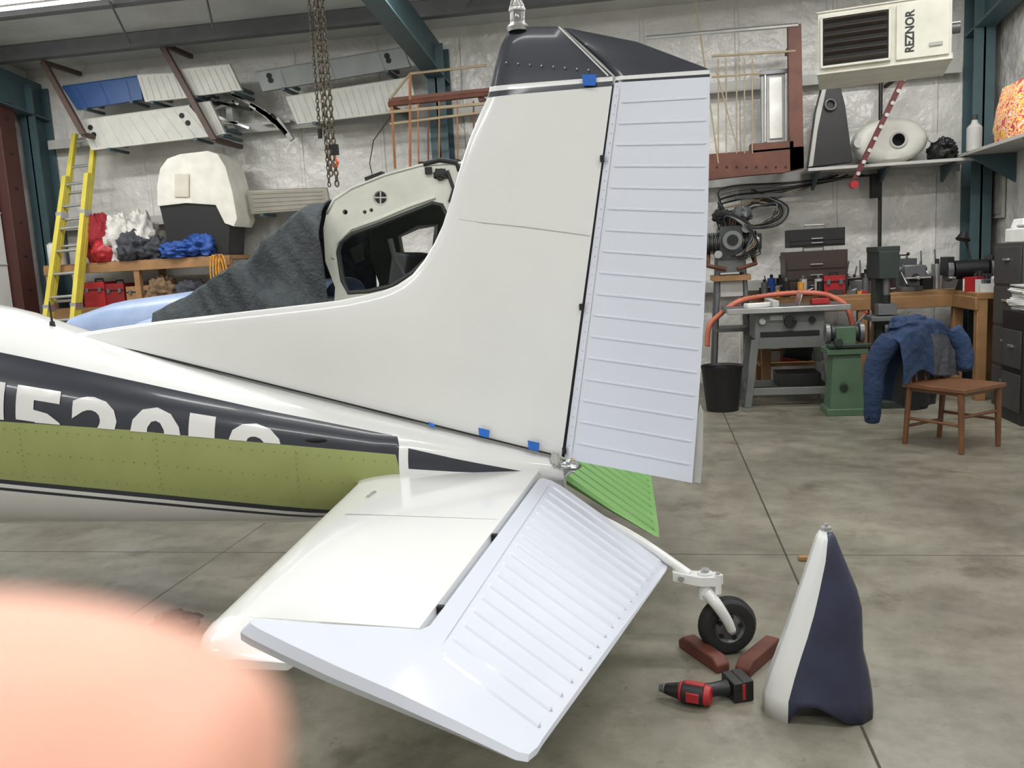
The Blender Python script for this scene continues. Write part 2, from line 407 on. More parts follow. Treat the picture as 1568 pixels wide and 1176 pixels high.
tt=[0,.012,.025,.04,.06,.085,.115,.15,.19,.235,.285,.34,.4,.47,.56,.68,.8,.9,1]
R=[(AW(*q),AW(*hp(t)),.034-.012*t) for q,t in zip(LEp,tt)]
wing(b,R,LW,[white])
C=[((746,150),(938,133),navy),((748.5,141),(939,125),white),((750,133),(939,118),navy),((757,104),(915,96),navy),((767,70),(884,66),navy),((778,46),(858,45),navy),((784,41),(853,41),navy)]
R=[(AW(*q),AW(*w),.022-.0025*i) for i,(q,w,m) in enumerate(C)]
wing(b,R,LW,[m for q,w,m in C][:6])
b.tube([AW(856,42,.012),AW(893,78,.018),AW(931,116,.021)],.003,white)
for k_ in range(8): b.sph(AW(775+k_*18,96+k_*1.6,.021),.004,alu,n=8,k=4)
b.tube([AW(110+(850-110)*t,513+(697-513)*t,.034*min(1,t*5)+.002) for t in [i/20 for i in range(21)]],.004,dark,n=6)
seam=mat('panel_seam',(172,172,168),.5)
b.tube([AW(703,336,.0183),AW(725,339,.0243),AW(740,341,.0266),AW(800,347,.0247),AW(860,355,.0220),AW(903,361,.0201)],.0012,seam,n=4)
pdone(b,weld=True,ang=30)
b=B('rotating_beacon'); q=AW(793,42); b.lathe([(0,.036),(.015,.042),(.03,.03),(.035,.0)],q-V((0,0,.015)),(0,0,1),alu); b.lathe([(.0,.028),(.06,.028),(.085,.02),(.092,0)],q+V((0,0,.012)),(0,0,1),clear); b.lathe([(0,.03),(.006,.032),(.012,.03)],q+V((0,0,.055)),(0,0,1),alu); b.cyl(q,q+V((0,0,.07)),.009,dark); pdone(b)
b=B('rudder')
RB0,RT0=(865,700),(941,128); TB,TT=(1060,739),(1087,118)
def rl(t): return (RB0[0]+(RT0[0]-RB0[0])*t,RB0[1]+(RT0[1]-RB0[1])*t)
def rtp(t): return (TB[0]+(TT[0]-TB[0])*min(1,t) + 7*math.sin(math.pi*min(1,t)),TB[1]+(TT[1]-TB[1])*t)
rf=lambda c:(1-.82*c)*min(1,.45+c*12)
R=[(AW(*rl(t)),AW(*rtp(t)),.026-.006*t) for t in [i/10 for i in range(11)]]
wing(b,R,LW,[white2],pf=rf)
C=[((942,128),(1087,118),navy),((943,124),(1087,113.5),white),((943,118),(1086,107),navy),((922,97),(1080,103.5),navy),((890,67),(975,64),navy),((863,43),(872,43.5),navy)]
R=[(AW(*q),AW(*w),.020-.003*i) for i,(q,w,m) in enumerate(C)]
wing(b,R,LW,[m for q,w,m in C][:5],pf=rf)
wing(b,[(AW(*hp(t)),AW(*rl(t)),.010) for t in (0,.5,1)],LW,[dark])
b.prism([AW(*q,-.012) for q in ((1072,618),(1050,734),(1073,740),(1076,700),(1077,630))],LW*.004,lgrey)
N=17
for i in range(N):
    t=.045+.905*i/(N-1); l=rl(t); r=rtp(t)
    for sg in (1,-1):
        h0=.026-.006*t
        P=AW(l[0]+14,l[1]+1)+LW*sg*h0*rf(.08); Q=AW(r[0]-3,r[1])+LW*sg*h0*rf(1)
        b.bead(P,Q,LW*sg,.006,.0035,white2)
b.bead(AW(rl(.0)[0]+12,rl(0)[1]-3)+LW*.0255,AW(rl(1)[0]+10,rl(1)[1]+4)+LW*.0195,LW,.0018,.0012,seam)
for k_ in range(40):
    t=.01+.98*k_/39; b.sph(AW(rl(t)[0]+6,rl(t)[1])+LW*(.0262-.006*t),.0022,seam,n=6,k=4)
for u,v in ((922,243),(890,470),(864,690)): b.cyl(AW(u,v,.026)-V((0,0,.012)),AW(u,v,.026)+V((0,0,.012)),.008,dark,n=8)
pdone(b,weld=True,ang=30)
# stabilizers
ZS=A(822,733,.1)[1]
def Z(u,v): s,z,d=SD(G(u,v,ZS)); return s,d
hr=Z(820,735); ht=Z(640,977); lr=Z(552,738); lt=Z(296,985)
def ex(p0,p1,d): t=(d-p0[1])/(p1[1]-p0[1]); return p0[0]+(p1[0]-p0[0])*t
def stab(name,sg):
    b=B(name); up_=V((0,0,1)); R=[]
    dl=[.06,.12,.2]+[.2+(ht[1]-.2)*i/8 for i in range(1,9)]
    for d in dl:
        sl=ex(lr,lt,d)
        if d<.2: sl+=(.2-d)*.45
        R.append((W(sl,ZS,sg*d),W(ex(hr,ht,d)-.004,ZS,sg*d),.034))
    wing(b,R,up_,[white])
    d1=ht[1]; R=[]
    sf=ex(lr,lt,d1)-(ex(lr,lt,d1)-ex(hr,ht,d1))*.55
    for k_ in range(6):
        d=d1+.17*math.sin(k_/5*math.pi/2); R.append((W(ex(lr,lt,d)-.12*(1-math.cos(k_/5*math.pi/2)),ZS,sg*d),W(sf,ZS,sg*d),.034*(1-.13*k_)))
    wing(b,R,up_,[white])
    b.bead(W(ex(lr,lt,.7)-.10,ZS+.0335,sg*.7),W(ex(hr,ht,.7),ZS+.0235,sg*.7),(0,0,1),.0014,.0012,seam)
    for f in (.5,.9):
        d=.15+(ht[1]-.15)*f; c=W(ex(hr,ht,d)-.010,ZS+.010,sg*d); b.box(c,(.022,.016,.02),dark)
    if sg==1:
        p0=W(ex(lr,lt,.5)-.13,ZS+.0335,.5)
        dx=(V((ht[0]-hr[0],ht[1]-hr[1],0))).normalized(); xd=(W(dx.x,0,dx.y)-O); yd=V((0,0,1)).cross(xd)
        def fs_(b2):
            b2.verts.index_update(); return [p0-xd*(v.co.x*.022)-yd*(v.co.y*.022) for v in b2.verts],[tuple(v.index for v in f.verts) for f in b2.faces]
        b.text('NO STEP',fs_,dark,off=.01)
    return pdone(b,weld=True,ang=30)
stab('horizontal_stabilizer',1); stab('horizontal_stabilizer_starboard',-1)
H0=V((hr[0]-.012,hr[1],ZS)); H1=V((ht[0]-.012,ht[1],ZS))
ts,tz=A(1023,866,H0.y); T0=V((ts,H0.y,tz))
ax=(H1-H0).normalized(); ch=(T0-H0); ch=(ch-ax*ch.dot(ax)).normalized(); nn=ax.cross(ch)
if nn.z<0: nn=-nn
Wv=lambda q,sg=1: W(q.x,q.z,sg*q.y)
H0w=Wv(H0); nw=(Wv(H0+nn)-H0w)
def EP(u,v):
    P=hit(u,v,H0w,nw); s,z,d=SD(P); q=V((s,d,z))-H0; return q.dot(ax),q.dot(ch)
out=[(822,739),(828,737),(842,741),(856,748),(940,803),(1018,859),(1024,866),(1019,876),(925,1010),(830,1142),(822,1155),(808,1167),(790,1164),(700,1122),(600,1077),(500,1034),(430,1001),(382,977),(368,968),(372,962),(392,962),(500,969),(600,974),(632,977),(648,970)]
opl=[EP(*q) for q in out]
def ee(x,c,h): return H0+ax*x+ch*c+nn*h
def et(c): return max(.003,.021-.034*c) if c>0 else .021
def elevator(name,sg,m,k=1.):
    b=B(name)
    from mathutils.geometry import tessellate_polygon
    pts=[(x,c*k if c>0 else c) for x,c in opl]
    cI=(sum(q[0] for q in pts)/len(pts),sum(q[1] for q in pts)/len(pts))
    def inset(q,k_=.012):
        dx,dy=cI[0]-q[0],cI[1]-q[1]; l=math.hypot(dx,dy); return (q[0]+dx/l*k_,q[1]+dy/l*k_)
    ins=[inset(q) for q in pts]
    tri=tessellate_polygon([[V((q[0],q[1],0)) for q in ins]]); n=len(pts)
    vs=[Wv(ee(*q,0),sg) for q in pts]+[Wv(ee(*q,et(q[1])),sg) for q in ins]+[Wv(ee(*q,-et(q[1])),sg) for q in ins]
    fs=[(i,(i+1)%n,n+(i+1)%n,n+i) for i in range(n)]+[(i,(i+1)%n,2*n+(i+1)%n,2*n+i) for i in range(n)]
    fs+=[tuple(n+k_ for k_ in t) for t in tri]+[tuple(2*n+k_ for k_ in t) for t in tri]
    b.raw(vs,fs,m)
    L=EP(640,977)[0]; cr_=EP(1020,866)[1]*k; ct=EP(806,1160); cT=ct[1]*k
    b.tube([Wv(ee(.012,.018,0),sg),Wv(ee(L-.01,.018,0),sg)],.0205,m,n=16)
    n=18
    for i in range(n):
        x=.03+(L-.0)*i/(n-1); c1=cr_+(cT-cr_)*min(1,x/ct[0])-.012; c0=.055
        for h in (1,-1):
            P=Wv(ee(x,c0,h*et(c0)),sg); Q=Wv(ee(x,c1,h*et(c1)),sg); nv=(Wv(ee(x,c0,h),sg)-Wv(ee(x,c0,0),sg)); b.bead(P,Q,nv,.014,.0055,m)
    b.bead(Wv(ee(.02,.045,et(.045)),sg),Wv(ee(L,.045,et(.045)),sg),Wv(ee(0,0,1),sg)-Wv(ee(0,0,0),sg),.0015,.001,seam if sg==1 else m)
    return pdone(b,weld=True,ang=25)
elevator('elevator',1,white2); elevator('elevator_starboard',-1,lime,.9)
b=B('tailpost_hardware')
b.sph(AW(868,712,.03),(.05,.03,.02),alu,amp=.5,fr=9); b.sph(AW(850,705,.04),(.02,.02,.03),lgrey,amp=.4)
for q in ((845,700,852,745),(858,702,866,750),(842,716,880,722),(860,735,875,720)):
    b.cyl(AW(q[0],q[1],.03),AW(q[2],q[3],.03),.008,alu,n=8)
b.cyl(AW(840,712,.0),AW(885,708,-.04),.014,lgrey); b.sph(AW(876,706,.02),.014,mat('brass',(190,160,90),.3,.8)); b.box(AW(852,725,0),(.05,.06,.1),lgrey)
pdone(b,bevel=.002)
b=B('masking_tape_strips')
for u,v,w,h in ((741,662,17,14),(817,682,18,15),(661,650,10,8)):
    b.prism([AW(u-w/2,v-h/2,.048),AW(u+w/2,v-h/2+4,.048),AW(u+w/2-1,v+h/2+2,.055),AW(u-w/2+1,v+h/2-2,.055)],-LW*.003,btape)
b.prism([AW(891,114,.028),AW(913,114,.028),AW(912,131,.028),AW(893,131,.028)],-LW*.003,btape)
pdone(b)
b=B('whip_antenna'); q=AW(80,496); b.cyl(q-V((0,0,.02)),q+V((0,0,.1)),.006,black,r1=.003); b.cyl(q-V((0,0,.03)),q+V((0,0,.012)),.016,black,r1=.01); pdone(b)
b=B('tailwheel_assembly')
gw=G(1114,998)
wc=V((gw.x,gw.y,.108)); wa=(LW*.93+V((1,0,0))*.32).normalized()
b.lathe([(-.031,.058),(-.036,.076),(-.033,.095),(-.02,.106),(0,.108),(.02,.106),(.033,.095),(.036,.076),(.031,.058)],wc,wa,rubber,n=40)
for r_ in (-.012,0,.012): b.lathe([(r_-.002,.107),(r_-.001,.1095),(r_+.001,.1095),(r_+.002,.107)],wc,wa,rubber,n=40)
b.lathe([(-.028,0),(-.028,.03),(-.02,.05),(-.031,.06),(.031,.06),(.02,.05),(.028,.03),(.028,0)],wc,wa,grey,n=28)
for k_ in range(5):
    t=k_*2*math.pi/5; q=wa.orthogonal().normalized(); w_=wa.cross(q); P=wc+(q*math.cos(t)+w_*math.sin(t))*.042
    b.cyl(P-wa*.03,P+wa*.03,.009,dark,n=10)
b.cyl(wc-wa*.06,wc+wa*.06,.013,white); b.cyl(wc+wa*.055,wc+wa*.066,.009,alu)
wh=V((wa.y,-wa.x,0)).normalized()
if wh.x<0: wh=-wh
hd=wc-wh*.08+V((0,0,.17))
for sg in (1,-1):
    b.tube(dense([wc+wa*.05*sg,wc+wa*.054*sg-wh*.02+V((0,0,.045)),wc+wa*.05*sg-wh*.055+V((0,0,.105)),hd-V((0,0,.03))+wa*.02*sg],5),[.017+.007*i/15 for i in range(16)],white,n=12)
b.cyl(hd-V((0,0,.055)),hd+V((0,0,.045)),.03,white,r1=.027,n=20); b.cyl(hd+V((0,0,.045)),hd+V((0,0,.058)),.016,alu)
P=[hd+V((-.12,-.02,.015)),hd+V((-.02,-.034,.0)),hd+V((.05,-.03,.0)),hd+V((.065,0,.0)),hd+V((.05,.03,.0)),hd+V((-.02,.034,.0)),hd+V((-.12,.02,.015))]
b.prism(P,(0,0,.035),white); b.cyl(hd+V((.045,-.022,-.03)),hd+V((.045,-.022,.045)),.012,white); b.cyl(hd+V((.045,-.022,.045)),hd+V((.045,-.022,.052)),.008,alu)
b.cyl(hd+V((-.09,-.035,.03)),hd+V((-.09,.035,.03)),.011,alu)
e0=W(.28,zB(.28)+.03,0)
b.tube(dense([hd+V((-.06,0,.035)),hd.lerp(e0,.35)+V((0,0,.05)),hd.lerp(e0,.7)+V((0,0,.05)),e0],5),.019,white,n=10)
pdone(b,bevel=.004)
b=B('main_landing_gear')
for sg in (1,-1):
    q=W(4.5,.2,sg*1.05); b.lathe([(-.06,.09),(-.075,.15),(-.05,.195),(0,.2),(.05,.195),(.075,.15),(.06,.09),(.03,.0)],q,LW,rubber,n=32)
    b.lathe([(-.05,0),(-.05,.08),(-.06,.1),(.06,.1),(.05,.08),(.05,0)],q,LW,alu)
    b.tube([q,W(4.5,.24,sg*.9),W(4.5,.45,sg*.5),W(4.5,.5,sg*.1)],[.02,.03,.03,.03],white)
pdone(b)
# ---------------------------------------------------------------- floor things near tail
def chock(name,g0,g1):
    b=B(name); c=(g0+g1)/2; d=(g1-g0); l=d.length; d.normalize(); q=V((-d.y,d.x,0)); 
    pts=[]
    for x,z in ((-l/2,0),(-l/2,.03),(-l/2+.03,.052),(l/2-.03,.052),(l/2,.03),(l/2,0)): pts.append(c+d*x+V((0,0,z))-q*.028)
    b.prism(pts,q*.056,dwood); b.done(bevel=.006)
chock('wheel_chock',G(1048,988),G(1108,1030)); chock('wheel_chock',G(1136,1036),G(1188,990))
b=B('wood_scrap'); c=G(1236,858); b.box(c+V((0,0,.012)),(.08,.035,.02),wood); b.box(c+V((.03,.0,.012)),(.02,.045,.024),wood); b.done(bevel=.003)
g=G(1064,1078); M=Matrix.Translation(g)@Matrix.Rotation(rad(-16),4,'Z')@Matrix.Scale(1.12,4)
b=B('cordless_drill',M)
b.cyl((-.09,.0,.034),(-.045,.0,.034),.016,black,r1=.026); b.cyl((-.108,0,.034),(-.09,0,.034),.011,grey,r1=.016)
b.cyl((-.045,0,.034),(-.035,0,.034),.03,red,n=20); b.cyl((-.035,0,.034),(.03,0,.034),.033,black,n=20); b.cyl((.03,0,.034),(.05,0,.034),.033,red,r1=.026,n=20)
b.box((0,0,.066),(.06,.022,.006),red); b.box((-.0,-.03,.034),(.04,.01,.03),red)
b.tube(dense([V((.015,.01,.034)),V((.045,.04,.034)),V((.085,.07,.034))],4),[.026,.025,.023,.022,.021,.021,.022,.024,.026],black,n=12)
Rz=Matrix.Rotation(rad(38),3,'Z')
b.box((.098,.08,.034),(.035,.085,.06),black,Rz); b.box((.121,.098,.034),(.035,.085,.064),black,Rz); b.box((.1095,.089,.034),(.012,.088,.052),red,Rz)
b.box((-.002,.034,.034),(.014,.018,.018),red); b.done(bevel=.004)
# fairing
gc=G(1262,1112)
zsc=[(828,1264,1284,.5),(838,1258,1290,.5),(870,1247,1303,.4),(920,1230,1324,.3),(950,1220,1332,.27),(985,1208,1333,.25),(1015,1197,1334,.23),(1045,1186,1342,.21),(1080,1174,1348,.2),(1120,1172,1350,.2)]
b=B('tail_cone_fairing'); rows=[]; nz_=len(zsc)
for i,(v,l,r,sp) in enumerate(zsc):
    um=(l+r)/2; xl=YP(l,v,gc.y).x; xr=YP(r,v,gc.y).x; z=YP(um,v,gc.y).z; z=max(z,0)
    ry=.018+.10*(i/(nz_-1))**.8
    row=[]
    F=sorted([0,sp*.1,sp*.35,sp*.7,sp*.97,sp,sp+.08,sp+.16,sp+.25,.7 if sp+.32<.68 else sp+.3,.86 if sp<.5 else .92,.96,1])
    for f,sg in [(f,-1) for f in F]+[(f,1) for f in F[::-1][1:]]:
        y=sg*ry*math.sqrt(max(0,1-(2*f-1)**2)); zz=z
        if i>=nz_-2:
            if f<=.2: zz2=0
            elif f<.3: zz2=.07*((f-.2)/.1)**.5
            elif f<.42: zz2=.07
            else: zz2=.07*(.5+.5*math.cos(math.pi*min(1,(f-.42)/.4)))
            zz= zz2 if i==nz_-1 else max(z,zz2+.015)
        row.append(V((xl+(xr-xl)*f,gc.y+y+.1,zz)))
    rows.append(row)
b.grid(rows,navy2,lambda i,j: white if (j<5 or j>=19) else navy2)
tp=rows[0]; b.raw(tp[:-1],[tuple(range(len(tp)-1))],white)
c=sum(tp,V())/len(tp); b.cyl(c-V((0,0,.005)),c+V((0,0,.012)),.016,alu); b.cyl(c,c+V((0,0,.022)),.006,alu)
b.done(solid=.004,ang=50)
b=B('rag_bundle'); c=G(268,966)
b.sph(c+V((0,0,.03)),(.10,.09,.05),black,amp=.4,fr=5,flat=.03,n=24,k=14); b.tube([c+V((.08,0,.02)),c+V((.2,-.05,.015)),c+V((.26,.0,.015))],.013,black); b.done(ang=80)
# ---------------------------------------------------------------- second aircraft behind
Yc=6.2
def CP(u,v,dy=0): return YP(u,v,Yc)+V((0,dy,0))
sec=empty('high_wing_airplane_cabin',(0,0,0))
def ringed(name,outer,holes,dy,th,m,far=False):
    cu=bpy.data.curves.new(name,'CURVE'); cu.dimensions='2D'; cu.fill_mode='BOTH'; cu.extrude=th/2
    for k_,pl in enumerate([outer]+holes):
        P=[(YP(*q,Yc+dy) if (far and k_) else CP(*q)) for q in pl]; s=cu.splines.new('POLY'); s.points.add(len(P)-1); s.use_cyclic_u=True
        for i,q in enumerate(P): s.points[i].co=(q.x,q.z,0,1)
    o=bpy.data.objects.new(name,cu); bpy.context.scene.collection.objects.link(o); bpy.context.view_layer.update()
    me=bpy.data.meshes.new_from_object(o.evaluated_get(bpy.context.evaluated_depsgraph_get())); bpy.data.objects.remove(o)
    me.materials.clear(); me.materials.append(m)
    ob=bpy.data.objects.new(name,me); ob.rotation_euler=(rad(90),0,0); ob.location=(0,Yc+dy,0); ob.parent=sec; bpy.context.scene.collection.objects.link(ob)
    return ob
def circ(u,v,r,n=14): return [(u+r*math.cos(2*math.pi*i/n),v+r*math.sin(2*math.pi*i/n)) for i in range(n)]
outer=[(497,350),(501,330),(512,308),(540,290),(590,270),(645,255),(690,252),(720,252),(800,262),(860,300),(880,560),(505,600),(515,440),(500,400)]
w1=[(519,385),(524,370),(540,358),(580,344),(630,324),(664,311),(678,314),(686,330),(681,362),(662,390),(632,418),(600,438),(565,446),(535,448),(526,430)]
w2=[(708,330),(760,318),(800,330),(800,380),(715,400)]
wfar=[(612,362),(640,348),(668,345),(664,385),(640,412),(622,420)]
wfar2=[(536,382),(556,372),(560,398),(545,404)]
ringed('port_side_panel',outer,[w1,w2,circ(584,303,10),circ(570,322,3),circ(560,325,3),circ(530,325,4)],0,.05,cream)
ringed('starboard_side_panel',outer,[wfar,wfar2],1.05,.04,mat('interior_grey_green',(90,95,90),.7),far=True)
def sd(b,**k):
    o=b.done(**k); o.parent=sec; return o
b=B('window_frames'); sealm=mat('window_seal_dark',(40,44,42),.6)
b.tube([CP(*q,-.015) for q in w1],.02,sealm,n=6,closed=True)
b.tube([CP(*q,-.02) for q in [(512,395),(517,372),(540,350),(580,336),(630,315),(668,302)]],.02,cream,n=6)
b.tube([YP(*q,Yc+.98) for q in wfar],.018,lgrey,n=6,closed=True)
b.tube([CP(598,366,-.01),CP(606,398,-.01),CP(622,428,-.01)],.022,sealm,n=6)
b.tube([CP(*q,-.02) for q in circ(584,303,11)],.008,lgrey,n=6,closed=True); b.tube([CP(584,292,-.02),CP(584,314,-.02)],.006,lgrey); b.tube([CP(574,303,-.02),CP(594,303,-.02)],.006,lgrey)
sd(b)
b=B('roof_skin'); top=outer[1:10]
b.grid([[CP(*q,dy)+V((0,0,.02+.05*math.sin(math.pi*dy/1.05))) for dy in (-.03,.0,.3,.55,.8,1.05,1.08)] for q in top],cream)
sd(b,solid=.02)
b=B('roof_hardware')
for u,v in ((572,276),(655,256),(688,254)):
    b.box(CP(u,v,.05)+V((0,0,.02)),(.14,.08,.05),dark,Matrix.Rotation(rad(-15 if u<650 else 0),3,'Y')); b.cyl(CP(u,v,.0),CP(u,v,.12),.015,grey)
b.tube([CP(686,262,-.03),CP(696,290,-.03),CP(690,310,-.03)],.014,black); b.box(CP(658,262,-.03),(.05,.03,.05),dark); b.sph(CP(676,268,-.03),(.05,.03,.04),dark,amp=.5)
b.tube([CP(650,252,-.02),CP(675,246,-.02),CP(700,250,-.02),CP(705,262,-.02)],.02,dark)
sd(b,bevel=.005)
b=B('seats')
for u in (560,650):
    c=CP(u,440,.5); b.box(c+V((0,0,-.25)),(.45,.8,.12),dark); b.box(c+V((.2,0,.0)),(.12,.8,.5),mat('seat_grey',(58,60,62),.8),Matrix.Rotation(rad(12),3,'Y'))
sd(b,bevel=.02)
b=B('lower_fuselage'); 
rw=[]
for u,zt_,zb2,w in ((100,.9,.75,.18),(130,1.25,.62,.34),(200,1.36,.55,.42),(330,1.42,.5,.46),(520,1.3,.5,.54),(860,1.3,.55,.5),(1000,1.1,.7,.25)):
    X=YP(u,500,Yc+.5).x; c=(zt_+zb2)/2; h=(zt_-zb2)/2; row=[]
    for k_ in range(17):
        t=2*math.pi*k_/16; cs,sn=math.cos(t),math.sin(t); row.append(V((X,Yc+.52+w*abs(cs)**.6*(1 if cs>0 else -1),c+h*abs(sn)**.6*(1 if sn>0 else -1))))
    rw.append(row)
b.grid(rw,lblue,lambda i,j:lblue if i<3 else white); b.raw(rw[0][:-1],[tuple(range(16))],grey); b.raw(rw[-1][:-1],[tuple(range(16))],white)
Xg=YP(480,500,Yc).x
for sg in (-.7,.7):
    q=V((Xg,Yc+.52+sg,.2)); b.lathe([(-.06,.09),(-.07,.15),(0,.2),(.07,.15),(.06,.09)],q,(0,1,0),rubber); b.lathe([(-.05,0),(-.05,.1),(.05,.1),(.05,0)],q,(0,1,0),alu); b.tube([q,q+V((0,-sg*.1,.05)),q+V((0,-sg*.6,.4))],.03,alu)
q=V((YP(130,500,Yc).x,Yc+.52,.17)); b.lathe([(-.05,.08),(-.06,.13),(0,.17),(.06,.13),(.05,.08)],q,(0,1,0),rubber); b.lathe([(-.04,0),(-.05,.09),(.05,.09),(.04,0)],q,(0,1,0),alu); b.cyl(q+V((0,.07,0)),q+V((.05,.07,.55)),.025,alu)
sd(b,weld=True)
b=B('draped_blanket')
sil=[(256,463),(290,445),(320,427),(345,415),(370,403),(385,388),(400,370),(420,356),(438,345),(446,332),(462,320),(485,312),(504,302)]
sx=sorted((YP(u,v,Yc+.1).x,YP(u,v,Yc+.1).z) for u,v in sil)
rows=[]
n1=100
for i in range(n1+1):
    X=sx[0][0]+(sx[-1][0]-sx[0][0])*i/n1; z=interp(sx,X); row=[]
    for j in range(55):
        q=j/54
        lowz=1.05+.05*math.sin(X*9)
        if q<.4: y=-.10+.05*(q/.4); zz=lowz+(z-.07-lowz)*(q/.4)
        elif q<.6: 
            t=(q-.4)/.2; y=-.05+1.1*t; zz=z-.07+.1*math.sin(math.pi*t)**.6
        else: t=(q-.6)/.4; y=1.05+.05*t; zz=z-.07+(lowz-z+.07)*t
        rg=math.sin(X*9+zz*7+noise.noise(V((X*2,zz*2,0)))*5)
        nz=noise.noise(V((X*4+zz*2.5,y*2,zz*1.6)))*.12+noise.noise(V((X*11+zz*6,y*5,zz*3)))*.05+.014*rg
        row.append(V((X+nz*.2,Yc+y-nz*(1 if q<.4 else .2)-(.06 if q<.4 else 0),zz+nz*.45)))
    rows.append(row)
b.grid(rows,blanket); sd(b,solid=.012,ang=80)
b=B('nose_cowling'); rows=[]
for u,v in [(160,500),(185,488),(215,474),(250,463),(300,440),(500,420)]:
    P=YP(u,v,Yc+.1); rows.append([V((P.x,Yc+.5-.5*math.cos(math.pi*t/12),P.z-.3+.27*abs(math.sin(math.pi*t/12))**.5 if 0<t<12 else P.z-.5)) for t in range(13)])
b.grid(rows,lblue); sd(b,solid=.01)
# ---------------------------------------------------------------- chain hoist
b=B('chain_hoist'); q=YP(497,150,7.4)
zt0=zc(7.4)-.2; zl=YP(508,285,7.4).z
def chain(b,x,y,z1,z0,pitch=.036,r=.006,w=.013,tilt=0):
    z=z1; k_=0
    while z>z0:
        h=pitch*.62; R_=[]
        for i in range(10):
            t=2*math.pi*i/10; cx=math.cos(t)*w; R_.append((x+(cx if k_%2 else 0),y+(0 if k_%2 else cx),z+math.sin(t)*h))
        b.tube(R_,r,steelch,n=5,closed=True); z-=pitch; k_+=1
chain(b,q.x-.07,7.4,zt0,zl+.5); chain(b,q.x-.03,7.42,zt0,zl); chain(b,q.x+.01,7.38,zt0,zl+.1,.046,.008,.017); chain(b,q.x+.05,7.4,zt0,zl+.02,.046,.008,.017)
b.cyl((q.x-.1,7.4,zt0+.06),(q.x+.1,7.4,zt0+.06),.07,mat('hoist_body',(80,74,70),.5,.4)); b.box((q.x,7.4,zt0+.08),(.1,.16,.2),dark)
org=mat('hook_orange',(205,88,40),.5)
zh=YP(513,240,7.4).z; b.box((q.x+.05,7.4,zh+.06),(.07,.05,.09),dark); b.tube([(q.x+.05,7.4,zh+.02),(q.x+.05,7.4,zh-.02),(q.x+.075,7.4,zh-.05),(q.x+.06,7.4,zh-.085),(q.x+.025,7.4,zh-.075)],.014,org)
b.cyl((q.x-.07,7.4,zl+.5),(q.x-.07,7.4,zl+.42),.02,dark)
b.done()
# ---------------------------------------------------------------- ladder
b=B('extension_ladder')
def lad(u0,v0,u1,v1,Yt,Yb):
    T=YP(u0,v0,Yt); Q=YP(u1,v1,Yb); d=(Q-T); t=-T.z/d.z; return T,T+d*t
lt0,lb0=lad(115,205,76,490,9.72,8.85); rt0,rb0=lad(146,200,118,490,9.72,8.85)
for off in (0,1):
    o1=V((0,-.07*off,0)); f0=0 if off==0 else .16
    for T_,B_ in ((lt0,lb0),(rt0,rb0)):
        B__=T_.lerp(B_,.985); P0=T_.lerp(B__,f0)+o1; P1=B__+o1
        b.prism([P0+V((-.028,-.03,0)),P0+V((.028,-.03,0)),P0+V((.028,.03,0)),P0+V((-.028,.03,0))],P1-P0,yellow)
    for k_ in range(11):
        t=f0+.03+(.95-f0)*k_/10; b.cyl(lt0.lerp(lb0,t)+o1,rt0.lerp(rb0,t)+o1,.018,alu,n=8)
for P in (lb0,rb0): b.box(P+V((0,-.03,.04)),(.08,.14,.07),black)
for t in (.3,.62): 
    for T_,B_ in ((lt0,lb0),(rt0,rb0)): b.box(T_.lerp(B_,t)+V((0,-.03,0)),(.07,.14,.08),alu)
b.done(bevel=.003)
# ---------------------------------------------------------------- stored panels on the wall
def panel(name,c4,Y,n,m,th=.05,holes=0,along=True):
    b=B(name); P=[YP(u,v,Y) for u,v in c4]; b.prism(P,(0,th,0),m)
    for i in range(n):
        t=(i+.5)/n; 
        if along: p0=P[0].lerp(P[1],t); p1=P[3].lerp(P[2],t)
        else: p0=P[0].lerp(P[3],t); p1=P[1].lerp(P[2],t)
        b.bead(p0.lerp(p1,.04),p0.lerp(p1,.96),(0,-1,0),.008,.006,m)
    for i in range(holes):
        t=.08 if i%2==0 else .88; c=P[0].lerp(P[1],t).lerp(P[3].lerp(P[2],t),.25+.25*(i//2)); b.cyl(c+V((0,-.01,0)),c+V((0,.0,0)),.03,dark)
    b.cyl(P[0]+V((0,th/2,0)),P[1]+V((0,th/2,0)),th/2,m,n=10)
    for k_ in (.15,.85):
        c=P[3].lerp(P[2],k_); b.box((c.x,(Y+th+9.82)/2,c.z+.06),(.04,9.82-Y-th,.03),teal); b.box((c.x,(Y-.03+9.82)/2,c.z-.015),(.04,9.82-Y+.03,.03),teal)
    b.done(bevel=.004)
panel('stored_wing_panel_blue',[(95,134),(212,118),(218,152),(118,168)],9.5,3,wblue)
panel('stored_aileron',[(210,116),(290,112),(307,148),(222,156)],9.42,8,offw)
panel('stored_aileron',[(272,108),(352,100),(370,138),(290,148)],9.34,8,offw)
panel('stored_flap',[(120,186),(290,163),(330,208),(140,230)],9.46,10,offw,holes=4)
panel('stored_flap',[(392,112),(618,74),(628,102),(402,140)],9.4,3,gpanel,holes=4)
panel('stored_aileron',[(438,150),(628,120),(640,168),(455,190)],9.45,18,offw)
panel('stored_flap_small',[(300,160),(322,157),(345,205),(322,210)],9.38,3,offw)
panel('stored_rib_tray',[(378,294),(500,290),(506,318),(384,328)],9.5,5,mat('raw_rib_grey',(150,146,134),.5,.3),along=False)
b=B('roof_brace')
for q in ((60,95,122,206),(240,66,322,214)): 
    p0=YP(q[0],q[1],9.25); p1=YP(q[2],q[3],9.25); b.prism([p0,p0+V((.07,0,.0)),p1+V((.07,0,0)),p1],(0,.05,0),braceb); b.box((p0.x+.03,9.6,p0.z),(.05,.66,.05),braceb); b.box((p1.x+.03,9.6,p1.z),(.05,.66,.05),braceb)
b.done()
b=B('bracket_parts_bundle')
